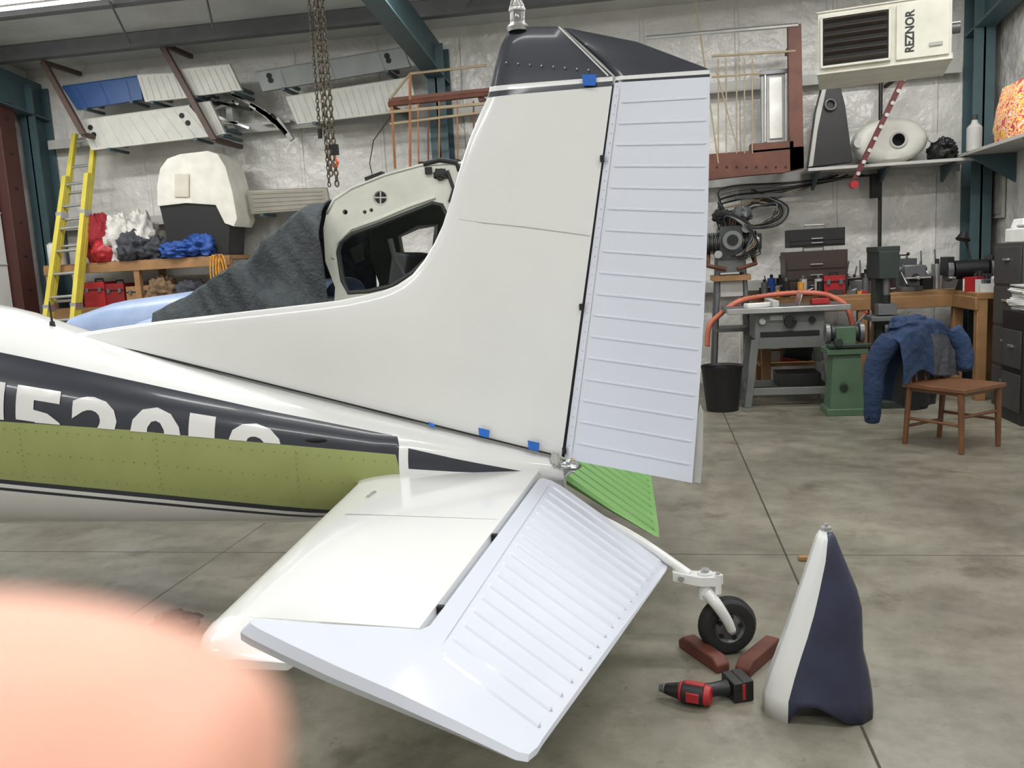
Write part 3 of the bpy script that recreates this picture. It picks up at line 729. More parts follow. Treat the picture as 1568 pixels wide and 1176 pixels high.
for i in range(9):
    u=325+random.random()*55; v=135+random.random()*55; c=YP(u,v,9.7); b.box(c,(.3+random.random()*.25,.05,.035),random.choice([alu,offw,dark,offw]),Matrix.Rotation(random.uniform(-.3,.9),3,'Y'))
b.box(YP(355,165,9.78),(.08,.16,.5),lgrey); b.done(bevel=.003)
b=B('spare_strut_parts')
for i in range(5):
    c=YP(400+i*9,170+i*7,9.7); b.box(c,(.3,.05,.06),random.choice([offw,dark,lgrey]),Matrix.Rotation(.6+i*.1,3,'Y'))
b.box(YP(425,188,9.78),(.35,.08,.03),lgrey); b.done(bevel=.004)
b=B('storage_rack')
x0=YP(66,400,9.2).x; x1=YP(352,390,9.2).x; 
for z in (1.74,1.22,.6): b.box(((x0+x1)/2,9.5,z),(x1-x0,.62,.045),wood); b.box(((x0+x1)/2,9.2,z-.05),(x1-x0,.035,.09),wood)
for X in (x0+.04,(x0+x1)/2,x1-.04):
    for Y in (9.23,9.75): b.box((X,Y,.86),(.07,.07,1.72),wood)
b.done(bevel=.004)
zr0=1.765
b=B('engine_cowling'); Ycw=9.25
P=[YP(u,v,Ycw) for u,v in ((241,316),(240,285),(245,258),(256,243),(275,236),(318,231),(333,236),(345,255),(356,295),(363,335),(358,347),(344,342),(330,314),(285,311))]
b.prism(P,(0,.45,0),cowlw)
P2=[YP(u,v,Ycw+.03) for u,v in ((243,312),(330,310),(344,340),(352,346))]; xx0=P2[0].x;xx1=P2[-1].x
b.prism([P2[0],P2[1],P2[2],P2[3],V((xx1-.05,P2[0].y,zr0)),V((xx0+.08,P2[0].y,zr0)),V((xx0+.02,P2[0].y,P2[0].z-.12))],(0,.38,0),black)
Pd=[YP(u,v,Ycw-.004) for u,v in ((268,266),(290,266),(290,302),(268,302))]; b.prism(Pd,(0,-.012,0),mat('cowl_door_cream',(206,200,184),.5))
o=b.done(bevel=.05,seg=4)
def lump(name,parts,amp=.28):
    b=B(name)
    for i,(u0,v0,u1,v1,Y,m,z) in enumerate(parts):
        l=YP(u0,(v0+v1)/2,Y); r=YP(u1,(v0+v1)/2,Y); t=YP((u0+u1)/2,v0,Y); H=t.z-z
        b.sph(((l.x+r.x)/2,Y,z+H*.4),((r.x-l.x)/2*1.02,.2,H*.6),m,n=48,k=30,amp=amp,fr=7,seed=i*3.1+u0*.01,flat=H*.4)
    b.done(ang=80)
cloth=mat('white_cloth',(205,202,196),.9,bump=.8,bscale=9)
redc=mat('red_cloth',(140,28,38),.8,bump=.7,bscale=9)
lump('red_duffel_bag',[(132,328,184,405,9.45,redc,zr0)]); lump('red_handbag',[(146,366,186,405,9.32,mat('red_vinyl',(168,34,44),.4,bump=.4,bscale=9),zr0)],.15)
lump('white_cloth_bundle',[(168,330,212,412,9.35,cloth,zr0),(186,352,232,400,9.3,jgrey,zr0),(196,325,236,372,9.4,cloth,zr0)],.4)
lump('dark_tarp',[(222,362,262,392,9.4,jgrey,zr0)],.4)
lump('blue_tarp_bundle',[(250,368,306,390,9.3,blue,zr0),(285,358,335,388,9.35,blue,zr0)],.4)
b=B('paint_can_white'); c=YP(75,385,9.4); b.cyl((c.x+.1,9.4,zr0),(c.x+.1,9.4,zr0+.25),.1,paper); b.cyl((c.x+.1,9.4,zr0+.25),(c.x+.1,9.4,zr0+.27),.08,lgrey); b.done()
def case(name,u0,v0,u1,v1,Y,dep,zb,m):
    b=B(name); x0,x1,z0,z1=wb(b,m,u0,v0,u1,v1,Y,dep,zb=zb); c=(x0+x1)/2; w=x1-x0
    b.box((c,Y-.004,z0+(z1-z0)*.7),(w*1.0,.008,.012),dark)
    b.tube([(c-w*.18,Y+dep/2,z1),(c-w*.18,Y+dep/2,z1+.035),(c+w*.18,Y+dep/2,z1+.035),(c+w*.18,Y+dep/2,z1)],.009,black)
    for sx_ in (-.3,.3): b.box((c+w*sx_,Y-.008,z0+(z1-z0)*.68),(.035,.016,.05),grey)
    b.done(bevel=.008)
zz2=1.2435
case('red_toolbox',128,432,160,462,9.25,.25,zz2,red); case('red_toolbox',161,434,190,460,9.27,.25,zz2,mat('red_box_dark',(130,28,32),.5))
case('wooden_crate',193,438,228,455,9.25,.3,zz2,wood)
lump('rag_pile',[(232,422,270,445,9.35,mat('rag_tan',(120,98,74),.9,bump=.6,bscale=12),zz2)],.4); lump('work_gloves_pile',[(272,427,315,445,9.35,jgrey,zz2)],.4)
b=B('rack_clutter')
xs0=YP(70,400,9.3).x+.3; xs1=YP(345,400,9.3).x-.2
for i in range(22):
    X=xs0+(xs1-xs0)*((i//2)+.5)/11; z=.6235 if i%2 else zz2; Y=9.66 if z>1 else 9.5; s_=random.uniform(.06,.12); m=random.choice([black,red,wood,lgrey,grey,gold,dark])
    if i%3: b.cyl((X,Y,z),(X,Y,z+s_*1.8),s_*.5,m,n=14); b.cyl((X,Y,z+s_*1.8),(X,Y,z+s_*2),s_*.2,black,n=10)
    else: b.box((X,Y,z+s_*.6),(s_*1.8,s_,s_*1.2),m); b.box((X,Y,z+s_*1.23),(s_*1.5,s_*.8,s_*.06),lgrey)
b.done(bevel=.003)
b=B('yellow_extension_cord')
q=YP(330,400,9.17); 
for k_ in range(4): b.tube([(q.x+.04*k_+.05*math.cos(t),9.12-.01*k_,1.5+.27*math.sin(t)) for t in [2*math.pi*i/24 for i in range(24)]],.009,gold,n=6,closed=True)
b.cyl((q.x+.06,9.2,1.76),(q.x+.06,9.08,1.77),.012,grey); b.done()
# ---------------------------------------------------------------- tube jig
b=B('steel_tube_wing_jig'); Yj=9.2
def J(pts,r,m): b.tube([YP(u,v,Yj) for u,v in pts],r,m,n=6)
orj=mat('jig_orange_rust',(150,98,60),.6,var=.3)
tan=mat('jig_tan',(160,144,118),.6)
J([(595,160),(750,143)],.03,rust); J([(595,172),(750,158)],.018,tan); J([(597,152),(628,113),(745,100)],.014,tan); J([(628,113),(628,258)],.018,orj); J([(600,160),(605,258)],.016,orj)
for u in (640,655,672,700,725): J([(u,155),(u+1,255)],.010,rust if u%2 else orj)
J([(597,190),(740,172)],.014,tan); J([(990,58),(1222,38)],.02,alu); J([(1090,86),(1218,78)],.012,tan); J([(1090,118),(1170,112)],.01,tan)
for u in (1100,1112,1128,1140,1152): J([(u,90),(u,235)],.007,tan)
J([(1065,0),(1100,250)],.008,tan); J([(1097,110),(1130,230)],.006,tan)
J([(575,290),(566,250),(572,215),(590,190),(600,175)],.006,dark)
P=[YP(u,v,Yj) for u,v in ((1207,38),(1227,36),(1231,258),(1210,262))]; b.prism(P,(0,.1,0),rust)
P=[YP(u,v,Yj) for u,v in ((1086,236),(1231,224),(1231,257),(1200,264),(1150,268),(1086,275))]; b.prism(P,(0,.12,0),rust)
P=[YP(u,v,Yj) for u,v in ((1150,220),(1215,216),(1215,228),(1150,234))]; b.prism(P,(0,.2,0),rust)
for i in range(8): q=YP(1098+i*15,256,Yj); b.cyl(q+V((0,-.005,0)),q,.012,dark,n=8)
P=[YP(u,v,Yj) for u,v in ((595,150),(750,134),(750,143),(595,160))]; b.prism(P,(0,.06,0),rust)
for u,v in ((600,165),(735,150),(1220,60),(1215,245),(1100,255)): q=YP(u,v,Yj); b.box((q.x,9.52,q.z),(.05,.6,.05),rust)
b.done()
b=B('framed_light_panel'); wb(b,lgrey,1166,110,1210,220,9.45,.08); wb(b,mat('panel_bright',(232,232,226),.2,coat=.5),1178,118,1198,212,9.43,.02); 
for u in (1172,1204): b.cyl(YP(u,112,9.44),YP(u,218,9.44),.015,alu)
wb(b,grey,1164,106,1212,113,9.42,.1); wb(b,grey,1164,217,1212,224,9.42,.1)
q=YP(1188,165,9.6); b.box((q.x,9.67,q.z),(.1,.28,.1),grey); b.done(bevel=.004)
b=B('black_fairing_panel'); P=[YP(u,v,9.5) for u,v in ((1262,124),(1284,122),(1294,160),(1306,248),(1238,256),(1250,170))]; b.prism(P,(0,.15,0),black)
P=[YP(u,v,9.48) for u,v in ((1262,124),(1268,124),(1252,200),(1245,254),(1238,256),(1250,170))]; b.prism(P,(0,.02,0),lgrey)
b.tube([YP(*q,9.47) for q in circ(1272,160,8)],.012,grey,closed=True); b.done(bevel=.01)
b=B('wall_shelf'); 
l=YP(1232,258,9.6); r=YP(1475,240,9.6); zs=l.z-.02; b.box(((l.x+3.35)/2-.08,9.58,zs-.015),(3.2-l.x,.46,.03),lgrey)
for X in (l.x+.1,(l.x+r.x)/2,3.0): b.prism([(X,9.4,zs-.03),(X,9.81,zs-.03),(X,9.81,zs-.2)],(.03,0,0),teal)
b.done()
b=B('oval_nose_bulkhead'); cx=YP(1363,212,9.6); rx=(YP(1420,210,9.6).x-YP(1305,210,9.6).x)/2; rz=.235
cz=zs+rz
rows=[]
for f,dy in ((1.0,.1),(.99,.0),(.93,-.05),(.8,-.08),(.6,-.085),(.45,-.08)):
    rows.append([V((cx.x+rx*f*math.cos(t),9.6+dy,cz+rz*f*math.sin(t))) for t in [2*math.pi*k_/36 for k_ in range(37)]])
b.grid(rows,offw)
rows=[]
for f in (0,1):
    rows.append([V((cx.x+(rx*.45 if f==0 else .07)*math.cos(t)+(.0 if f==0 else .06),9.6-.08,cz+(rz*.45 if f==0 else .07)*math.sin(t))) for t in [2*math.pi*k_/36 for k_ in range(37)]])
b.grid(rows,offw); b.tube([V((cx.x+.06+.075*math.cos(t),9.515,cz+.075*math.sin(t))) for t in [2*math.pi*k_/20 for k_ in range(20)]],.014,lgrey,closed=True)
for sx_ in (-.32,.4): b.cyl((cx.x+sx_,9.53,cz),(cx.x+sx_,9.56,cz),.05,lgrey)
b.box((cx.x,9.72,cz-.05),(rx*1.2,.1,rz*1.3),jgrey); b.done()
lump('dark_parts_bag',[(1422,212,1462,240,9.6,black,zs)],.4)
b=B('load_leveler_bar'); p0=YP(1384,112,9.25); p1=YP(1305,275,9.25)
b.prism([p0,p0+V((.06,0,.02)),p1+V((.06,0,.02)),p1],(0,.05,0),mat('bar_dark_red',(92,34,38),.5))
for k_ in range(9): q=p0.lerp(p1,(k_+.5)/9); b.cyl(q+V((.03,-.012,0)),q+V((.03,0,0)),.02,lgrey,n=10)
q=p0; b.box((q.x,9.6,q.z),(.03,.7,.03),dark); b.cyl(p1+V((.02,-.02,-.05)),p1+V((.02,.06,-.05)),.04,red); b.done()
b=B('wall_conduit_and_hoses'); 
q0=YP(1344,250,9.9); b.cyl((q0.x,9.80,1.05),(q0.x,9.80,ZW-.25),.02,black)
b.box((YP(1340,290,9.8).x,9.78,YP(1340,285,9.8).z),(.1,.1,.25),dark)
for k_ in range(9): b.tube(dense([YP(1344-5-k_*8,268,9.78),YP(1200-k_*8,280+k_*6,9.76),YP(1120+k_*3,285+k_*7,9.75),YP(1100,300+k_*6,9.75),YP(1130+k_*5,345,9.7),YP(1190,345-k_*4,9.7),YP(1205-k_*5,315,9.75),YP(1150,290+k_*4,9.76)],5),.010,[black,grey,dark,black,tan,black,lgrey,dark,grey][k_])
b.box(YP(1170,300,9.78),(.6,.08,.04),grey)
b.done()
# ---------------------------------------------------------------- heater
H=empty('unit_heater',YP(1352,57,6.6)); 
Mh=Matrix.Rotation(rad(-12),4,'Z')@Matrix.Scale(.82,4)
b=B('cabinet',Mh); hw=mat('heater_white',(222,219,206),.45)
b.box((0,.3,0),(1.04,.75,.5),hw); b.box((0,.3,.255),(1.06,.78,.012),hw); b.box((0,.3,-.255),(1.06,.78,.012),hw)
b.box((-.22,-.08,0),(.52,.03,.4),dark)
for k_ in range(6): b.box((-.22,-.105,-.165+k_*.066),(.5,.07,.006),mat('louvre_brown',(82,72,68),.5),Matrix.Rotation(rad(-28),3,'X'))
b.box((-.22,-.1,.205),(.56,.03,.02),hw); b.box((-.22,-.1,-.205),(.56,.03,.02),hw); b.box((-.49,-.1,0),(.02,.03,.42),hw); b.box((.05,-.1,0),(.02,.03,.42),hw)
b.box((.3,-.085,0),(.4,.03,.44),hw); b.box((.4,-.11,-.13),(.1,.01,.03),lgrey); b.box((.52,.1,-.1),(.02,.2,.12),lgrey)
def fh(b2):
    vs=[]; xs=[v.co.x for v in b2.verts]; mxx=(min(xs)+max(xs))/2
    for v in b2.verts: x,y=(v.co.x-mxx)*.085,(v.co.y-.35)*.095; vs.append(V((.2-y,-.103,x)))
    b2.verts.index_update(); return vs,[tuple(v.index for v in f.verts) for f in b2.faces]
b.text('REZNOR',fh,black,off=.03)
b.cyl((.62,.3,.06),(.52,.3,.06),.05,grey); b.cyl((.58,.45,-.15),(.52,.45,-.15),.03,alu)
hz=(zc(6.6)-.02-H.location.z)/.82
for sx_ in (-.45,.45):
    for y in (0.1,.5): b.cyl((sx_,y,.25),(sx_,y,hz-.08),.008,grey,n=8)
b.done(parent=H,bevel=.006)
# ---------------------------------------------------------------- right bench etc.
b=B('workbench'); bx0=YP(1160,450,9.2).x; zbt=1.0
b.box(((bx0+3.5)/2,9.33,zbt-.03),(3.5-bx0,.64,.06),wood); b.box(((bx0+2.9)/2,9.02,zbt-.1),(2.9-bx0,.03,.12),wood)
b.box((3.2,8.7,zbt-.03),(.6,.62,.06),wood); b.box((2.9,8.7,zbt-.1),(.03,.62,.12),wood)
for X in (bx0+.06,bx0+1.0,2.2,2.95): b.box((X,9.06,.47),(.09,.09,.94),wood)
for q in ((2.95,8.44),(3.45,8.44),(bx0+.06,9.6),(2.2,9.6),(3.45,9.6)): b.box((q[0],q[1],.47),(.09,.09,.94),wood)
b.box(((bx0+2.9)/2,9.36,.3),(2.9-bx0,.5,.03),wood); b.done(bevel=.005)
def toolbox(name,u0,v0,u1,v1,Y,dep,zb,m,dr=3):
    b=B(name); x0,x1,z0,z1=wb(b,m,u0,v0,u1,v1,Y,dep,zb=zb)
    for k_ in range(dr):
        z=z0+(z1-z0)*(.12+k_*.24); b.box(((x0+x1)/2,Y-.006,z+(z1-z0)*.1),((x1-x0)*.94,.012,(z1-z0)*.2),m); b.box(((x0+x1)/2,Y-.02,z+(z1-z0)*.1),((x1-x0)*.2,.02,.01),alu)
    b.tube([((x0+x1)/2-.1,Y+dep/2,z1),((x0+x1)/2-.1,Y+dep/2,z1+.04),((x0+x1)/2+.1,Y+dep/2,z1+.04),((x0+x1)/2+.1,Y+dep/2,z1)],.01,alu)
    b.done(bevel=.005)
    return z1
dbrown=mat('toolbox_brown',(60,48,44),.45)
tz1=toolbox('machinist_toolbox',1202,384,1298,418,9.25,.33,zbt,dbrown)
toolbox('portable_toolbox',1208,350,1294,384,9.28,.28,tz1+.041,black,2)
case('red_toolbox',1262,422,1294,446,9.1,.1,zbt,red)
eng=mat('engine_case_grey',(70,72,74),.45,.3); engl=mat('engine_case_light',(122,124,124),.4,.5)
ce=YP(1117,372,9.1); Me=Matrix.Translation(ce)@Matrix.Scale(1.1,4)
b=B('engine_on_stand',Me)
b.box((0,0,0),(.2,.4,.30),eng); b.box((0.02,-.02,.19),(.2,.3,.12),black); b.box((0,0,-.2),(.24,.34,.14),engl); b.cyl((0,-.2,.02),(0,-.3,.02),.055,engl,n=20); b.cyl((0,-.3,.02),(0,-.33,.02),.085,engl,n=24); b.cyl((0,-.33,.02),(0,-.335,.02),.05,dark,n=20)
for k_ in range(2):
    yy=-.12+k_*.26
    for sg in (-1,1):
        for j in range(8): b.cyl((sg*(.10+j*.017),yy,0),(sg*(.106+j*.017),yy,0),.10,[eng,dark][j%2],n=20)
        b.cyl((sg*.08,yy,0),(sg*.25,yy,0),.065,engl,n=16); b.box((sg*.255,yy,0),(.03,.11,.14),black)
        b.tube([(sg*.2,yy,-.08),(sg*.21,-.2,-.2),(.05*sg,-.22,-.24)],.02,rust)
b.sph((.1,-.17,.25),(.09,.08,.07),eng,amp=.4); b.sph((-.08,-.15,.24),(.08,.08,.06),dark,amp=.5); b.cyl((.13,-.24,.12),(.13,-.1,.12),.04,engl); b.cyl((-.12,-.24,-.1),(-.12,-.1,-.1),.035,alu); b.cyl((.1,-.25,-.12),(.1,-.1,-.12),.045,black)
for k_ in range(12): b.tube(dense([V((-.1+k_*.02,-.15,.12)),V((-.12+k_*.025,-.24,.28-.012*k_)),V((.16+.008*k_,-.24,.16-k_*.025)),V((.1-.01*k_,-.26,-.12))],4),.006,random.choice([black,engl,black,dark,alu,orj]))
zf=-ce.z/1.1
for q in ((-.18,-.2),(.18,-.2),(-.18,.2),(.18,.2)): b.cyl((q[0],q[1],zf),(q[0]*.6,q[1]*.6,-.1),.02,grey)
b.box((0,0,-.32),(.34,.4,.05),wood); b.box((0,0,-.42),(.2,.3,.14),lgrey)
b.box((0,0,-.8),(.3,.4,.03),grey)
b.done(bevel=.004)
b=B('rubbish_bin'); c=G(1104,622)+V((0,-.2,0)); b.lathe([(0,.0),(.0,.15),(.4,.19),(.42,.2),(.43,.2),(.41,.18),(.02,.14)],c,(0,0,1),black); b.done()
# table saw
b=B('table_saw'); Ys=8.3
xa=YP(1112,468,Ys).x; xb=YP(1300,462,Ys).x; zt2=YP(1205,470,Ys).z
b.box(((xa+xb)/2,Ys+.3,zt2-.02),(xb-xa,.6,.04),grey); b.box(((xa+xb)/2,Ys-.05,zt2-.02),(xb-xa,.06,.05),alu); b.box(((xa+xb)/2-.1,Ys+.3,zt2+.03),(.06,.6,.06),lgrey)
c0=YP(1157,500,Ys).x; c1=YP(1264,495,Ys).x
sgm=mat('saw_grey',(112,114,112),.5); cm=(c0+c1)/2
b.box((cm,Ys+.3,zt2-.17),(c1-c0,.52,.27),sgm); b.box((cm,Ys+.035,zt2-.255),((c1-c0)*.85,.01,.05),black); b.box((cm-.12,Ys+.036,zt2-.1),(.12,.01,.05),lgrey)
b.cyl((cm,Ys+.04,zt2-.14),(cm,Ys-.03,zt2-.14),.055,black,n=24); b.cyl((cm+.03,Ys-.03,zt2-.12),(cm+.03,Ys-.08,zt2-.12),.012,black); b.cyl((cm+.2,Ys+.04,zt2-.13),(cm+.2,Ys,zt2-.13),.03,dark); b.cyl((cm-.25,Ys+.04,zt2-.13),(cm-.25,Ys,zt2-.13),.03,lgrey)
for X,dx in ((c0,-.08),(c1,.08)):
    for Y in (Ys+.03,Ys+.55): 
        b.prism([(X-.035,Y-.02,zt2-.3),(X+.035,Y-.02,zt2-.3),(X+.035+dx,Y-.02,0.0),(X-.035+dx,Y-.02,0.0)],(0,.04,0),sgm)
for Y in (Ys+.03,Ys+.55): b.box((cm,Y,zt2-.34),(c1-c0,.03,.1),sgm); b.box((cm,Y,.15),(c1-c0+.12,.02,.07),sgm)
for X in (c0-.06,c1+.06): b.box((X,Ys+.3,.15),(.02,.5,.07),sgm)
b.cyl((cm,Ys+.4,.55),(cm+.25,Ys+.4,.5),.12,dark); b.box((cm+.1,Ys+.3,.24),(.4,.35,.12),black)
b.prism([(cm+.1,Ys+.15,zt2),(cm+.13,Ys+.15,zt2+.1),(cm+.13,Ys+.4,zt2+.12),(cm+.1,Ys+.45,zt2)],(.01,0,0),alu)
b.box((cm-.25,Ys+.15,zt2+.02),(.3,.1,.04),paper,Matrix.Rotation(.3,3,'Z')); b.box((cm+.3,Ys+.2,zt2+.03),(.16,.12,.05),red)
b.done(bevel=.004)
b=B('dust_hose'); P=[YP(u,v,8.97 if 1130<u<1290 else 8.8) for u,v in ((1083,530),(1086,500),(1102,482),(1130,462),(1165,454),(1210,449),(1250,449),(1278,456),(1297,471),(1306,502))]
D=dense(P,10); b.tube(D,[.028 if i%2 else .024 for i in range(len(D))],orange,n=12); b.done(ang=80)
b=B('pedestal_grinder_machine',Matrix.Translation(G(1300,638)+V((0,.2,0)))@Matrix.Diagonal((.82,.85,1,1))); c=V((0,0,0))
b.box(c+V((0,0,.03)),(.42,.4,.06),mgreen); b.box(c+V((0,0,.3)),(.36,.34,.5),mgreen,taper=.78); b.box(c+V((0,0,.57)),(.42,.36,.05),mgreen)
b.cyl(c+V((-.04,-.19,.25)),c+V((-.04,-.15,.26)),.04,dgreen)
b.box(c+V((0,0,.68)),(.2,.2,.2),mgreen); b.cyl(c+V((-.14,0,.72)),c+V((.14,0,.72)),.07,dgreen); b.cyl(c+V((-.2,0,.72)),c+V((-.15,0,.72)),.09,grey,n=24); b.cyl(c+V((.15,0,.72)),c+V((.2,0,.72)),.09,grey,n=24)
b.box(c+V((.02,-.14,.62)),(.44,.12,.03),dgreen); b.tube([c+V((.1,-.1,.8)),c+V((.2,-.12,.9))],.012,grey); b.sph(c+V((.2,-.12,.9)),.02,red,n=10,k=6); b.cyl(c+V((-.1,-.15,.66)),c+V((-.1,-.24,.66)),.04,dgreen)
b.done(bevel=.008)
b=B('drill_press'); c=G(1352,620)+V((0,.05,0))
b.box(c+V((0,0,.03)),(.36,.5,.06),dgreen); b.cyl(c+V((0,.1,.05)),c+V((0,.1,1.4)),.05,dgreen); b.box(c+V((0,-.08,.82)),(.3,.32,.04),grey); b.box(c+V((0,.02,.8)),(.12,.16,.1),dgreen)
b.box(c+V((0,0,1.3)),(.17,.46,.24),dgreen); b.box(c+V((0,0,1.44)),(.19,.42,.05),dgreen); b.cyl(c+V((0,.2,1.15)),c+V((0,.2,1.4)),.08,black); b.cyl(c+V((0,-.14,1.18)),c+V((0,-.14,1.0)),.028,grey); b.cyl(c+V((0,-.14,1.03)),c+V((0,-.14,.95)),.035,dark)
b.box(c+V((0,.08,1.05)),(.13,.16,.35),dgreen); b.box(c+V((0,-.12,.9)),(.16,.14,.1),grey)
b.cyl(c+V((.08,-.1,1.25)),c+V((.13,-.1,1.25)),.03,grey)
for t in range(3): b.cyl(c+V((.12,-.1,1.25)),c+V((.17,-.1+.16*math.cos(t*2.1),1.25+.16*math.sin(t*2.1))),.007,alu,n=8); b.sph(c+V((.17,-.1+.16*math.cos(t*2.1),1.25+.16*math.sin(t*2.1))),.016,black,n=8,k=6)
b.done(bevel=.01)
b=B('bench_vise'); c=V((2.55,9.22,zbt))
b.cyl(c,c+V((0,0,.05)),.12,grey); b.box(c+V((0,0,.12)),(.14,.2,.14),grey,taper=.9); b.box(c+V((0,-.06,.22)),(.2,.04,.09),grey); b.box(c+V((0,-.16,.2)),(.2,.05,.12),grey); b.cyl(c+V((0,-.2,.14)),c+V((0,.0,.14)),.04,dark); b.cyl(c+V((0,-.18,.14)),c+V((0,-.3,.14)),.018,alu); b.cyl(c+V((-.12,-.28,.14)),c+V((.12,-.28,.14)),.009,alu); b.done(bevel=.006)
b=B('bench_grinder'); c=V((3.02,8.95,zbt)); b.box(c+V((0,0,.06)),(.2,.2,.12),black,taper=.7); b.cyl(c+V((-.15,0,.2)),c+V((.15,0,.2)),.09,black,n=20)
for sg in (-1,1): b.cyl(c+V((sg*.17,0,.2)),c+V((sg*.22,0,.2)),.11,grey,n=24); b.box(c+V((sg*.2,.02,.24)),(.07,.2,.18),black); b.box(c+V((sg*.2,-.13,.13)),(.06,.05,.02),alu)
b.tube(dense([c+V((.05,.05,.2)),c+V((.0,.1,.45)),c+V((-.05,.0,.55))],4),.012,black); b.lathe([(0,.03),(.08,.07),(.085,.0)],c+V((-.05,0,.56)),(-.3,-.2,-1),black)
b.done(bevel=.006)
b=B('bench_clutter')
for i in range(74):
    X=bx0+.1+(3.15-bx0)*(i+random.random()*.6)/74; Y=random.uniform(9.56,9.6) if 1.2<X<2.1 else random.uniform(9.42,9.58); s_=random.uniform(.05,.14)
    m=random.choice([black,lgrey,grey,red,wood,paper,dark,alu,dbrown,blue,black,dark])
    if i%3==0: b.cyl((X,Y,zbt),(X,Y,zbt+s_*2),s_*.45,m,n=14); b.cyl((X,Y,zbt+s_*2),(X,Y,zbt+s_*2.4),s_*.18,black,n=8)
    elif i%3==1: b.box((X,Y,zbt+s_*.6),(s_*2,s_,s_*1.2),m,Matrix.Rotation(random.uniform(-.4,.4),3,'Z')); b.box((X,Y,zbt+s_*1.22),(s_*1.2,s_*.7,s_*.05),lgrey)
    else:
        b.cyl((X,Y,zbt),(X+random.uniform(-.08,.08),Y,zbt+s_*3.0),.008,grey,n=6); b.cyl((X,Y,zbt),(X,Y,zbt+s_*1.1),s_*.4,m,n=12)
for i in range(22):
    X=random.uniform(3.0,3.4); Y=random.uniform(8.45,8.8); s_=random.uniform(.05,.14); m=random.choice([black,lgrey,grey,red,paper]); b.box((X,Y,zbt+s_*.5),(s_*1.6,s_,s_),m,Matrix.Rotation(random.uniform(-.6,.6),3,'Z')); b.cyl((X,Y,zbt+s_),(X,Y,zbt+s_*1.4),s_*.2,black,n=8)
for i in range(30):
    X=random.uniform(bx0+.1,2.4); s_=random.uniform(.03,.08); m=random.choice([black,lgrey,red,dark,grey,gold,dbrown]); Y=9.1+random.random()*.06
    if i%2: b.cyl((X,Y,zbt),(X,Y,zbt+s_*2.2),s_*.5,m,n=12); b.cyl((X,Y,zbt+s_*2.2),(X,Y,zbt+s_*2.7),s_*.2,grey,n=8)
    else: b.box((X,Y,zbt+s_*.4),(s_*2,s_,s_*.8),m,Matrix.Rotation(random.uniform(-.6,.6),3,'Z')); b.cyl((X,Y,zbt+s_*.8),(X+.05,Y,zbt+s_*1.1),.008,alu,n=6)
b.done(bevel=.003)
b=B('shelf_below_clutter')
for i in range(11):
    X=bx0+.2+(2.6-bx0)*i/11; s_=random.uniform(.09,.14); m=random.choice([black,grey,wood,red,lgrey,dbrown]); b.box((X,9.36,.315+s_*.6),(s_*1.5,s_,s_*1.2),m); b.box((X,9.36,.315+s_*1.23),(s_*1.6,s_*1.05,s_*.08),dark)
b.done(bevel=.005)
case('black_speaker_case',1372,396,1404,430,9.25,.22,zbt,mat('case_dark_grey',(70,72,76),.5))
b=B('filing_cabinet'); c=V((3.24,7.95,0)); cg=mat('cabinet_dark_grey',(62,62,62),.5)
b.box(c+V((0,0,.72)),(.5,.6,1.44),cg)
for k_ in range(4): 
    b.box(c+V((0,-.306,.2+k_*.35)),(.46,.012,.33),cg); b.box(c+V((0,-.325,.25+k_*.35)),(.12,.02,.02),alu); b.box(c+V((0,-.316,.31+k_*.35)),(.08,.008,.04),lgrey)
    b.box(c+V((-.256,0,.2+k_*.35)),(.012,.56,.32),cg); b.box(c+V((-.27,0,.25+k_*.35)),(.02,.12,.02),alu)
b.done(bevel=.006)
b=B('magazine_stack_on_stand'); 
c=V((3.08,7.4,0)); b.box(c+V((0,0,.45)),(.5,.42,.9),black); b.box(c+V((-.255,0,.6)),(.01,.36,.3),cg); b.box(c+V((-.255,0,.25)),(.01,.36,.3),cg); b.box(c+V((-.265,0,.62)),(.015,.1,.02),alu)
for k_ in range(16): b.box(c+V((-.05+random.uniform(-.03,.03),random.uniform(-.02,.02),.907+k_*.013)),(.36,.32,.011),random.choice([paper,paper,lgrey]),Matrix.Rotation(random.uniform(-.15,.15),3,'Z'))
b.done(bevel=.002)
b=B('office_scanner'); c=V((3.24,7.95,1.44)); b.box(c+V((0,0,.06)),(.42,.4,.12),paper); b.box(c+V((0,.05,.16)),(.36,.25,.08),paper,taper=.9); b.box(c+V((-.1,-.1,.14)),(.2,.2,.02),lgrey); b.done(bevel=.01)
b=B('corner_shelf'); zsr=XP(1520,232,3.3).z; b.box((3.3,8.6,zsr),(.48,2.0,.03),lgrey)
for Y in (8.0,9.3): b.prism([(3.1,Y,zsr-.015),(3.54,Y,zsr-.015),(3.54,Y,zsr-.3)],(0,.03,0),teal)
b.done()
def bottle(name,X,Y,z,h,r,m): 
    b=B(name); b.lathe([(0,0),(0,r),(h*.65,r),(h*.78,r*.45),(h*.88,r*.35),(h*.88,r*.42),(h,r*.4),(h,0)],(X,Y,z),(0,0,1),m,n=20); b.lathe([(h*.87,r*.43),(h*1.01,r*.43),(h*1.01,0)],(X,Y,z),(0,0,1),dgreen,n=16); b.done()
bottle('spray_bottle',YP(1492,205,9.2).x,9.2,zsr+.015,.34,.07,lgrey); bottle('spray_bottle',3.36,9.0,zsr+.015,.28,.06,offw)
pm=bpy.data.materials.new('colourful_bag_print'); pm.use_nodes=True; nt=pm.node_tree; bb=nt.nodes['Principled BSDF']; tcn=nt.nodes.new('ShaderNodeTexCoord'); nz=nt.nodes.new('ShaderNodeTexNoise'); nz.inputs['Scale'].default_value=14; nz.inputs['Distortion'].default_value=1.2; nz.inputs['Detail'].default_value=1
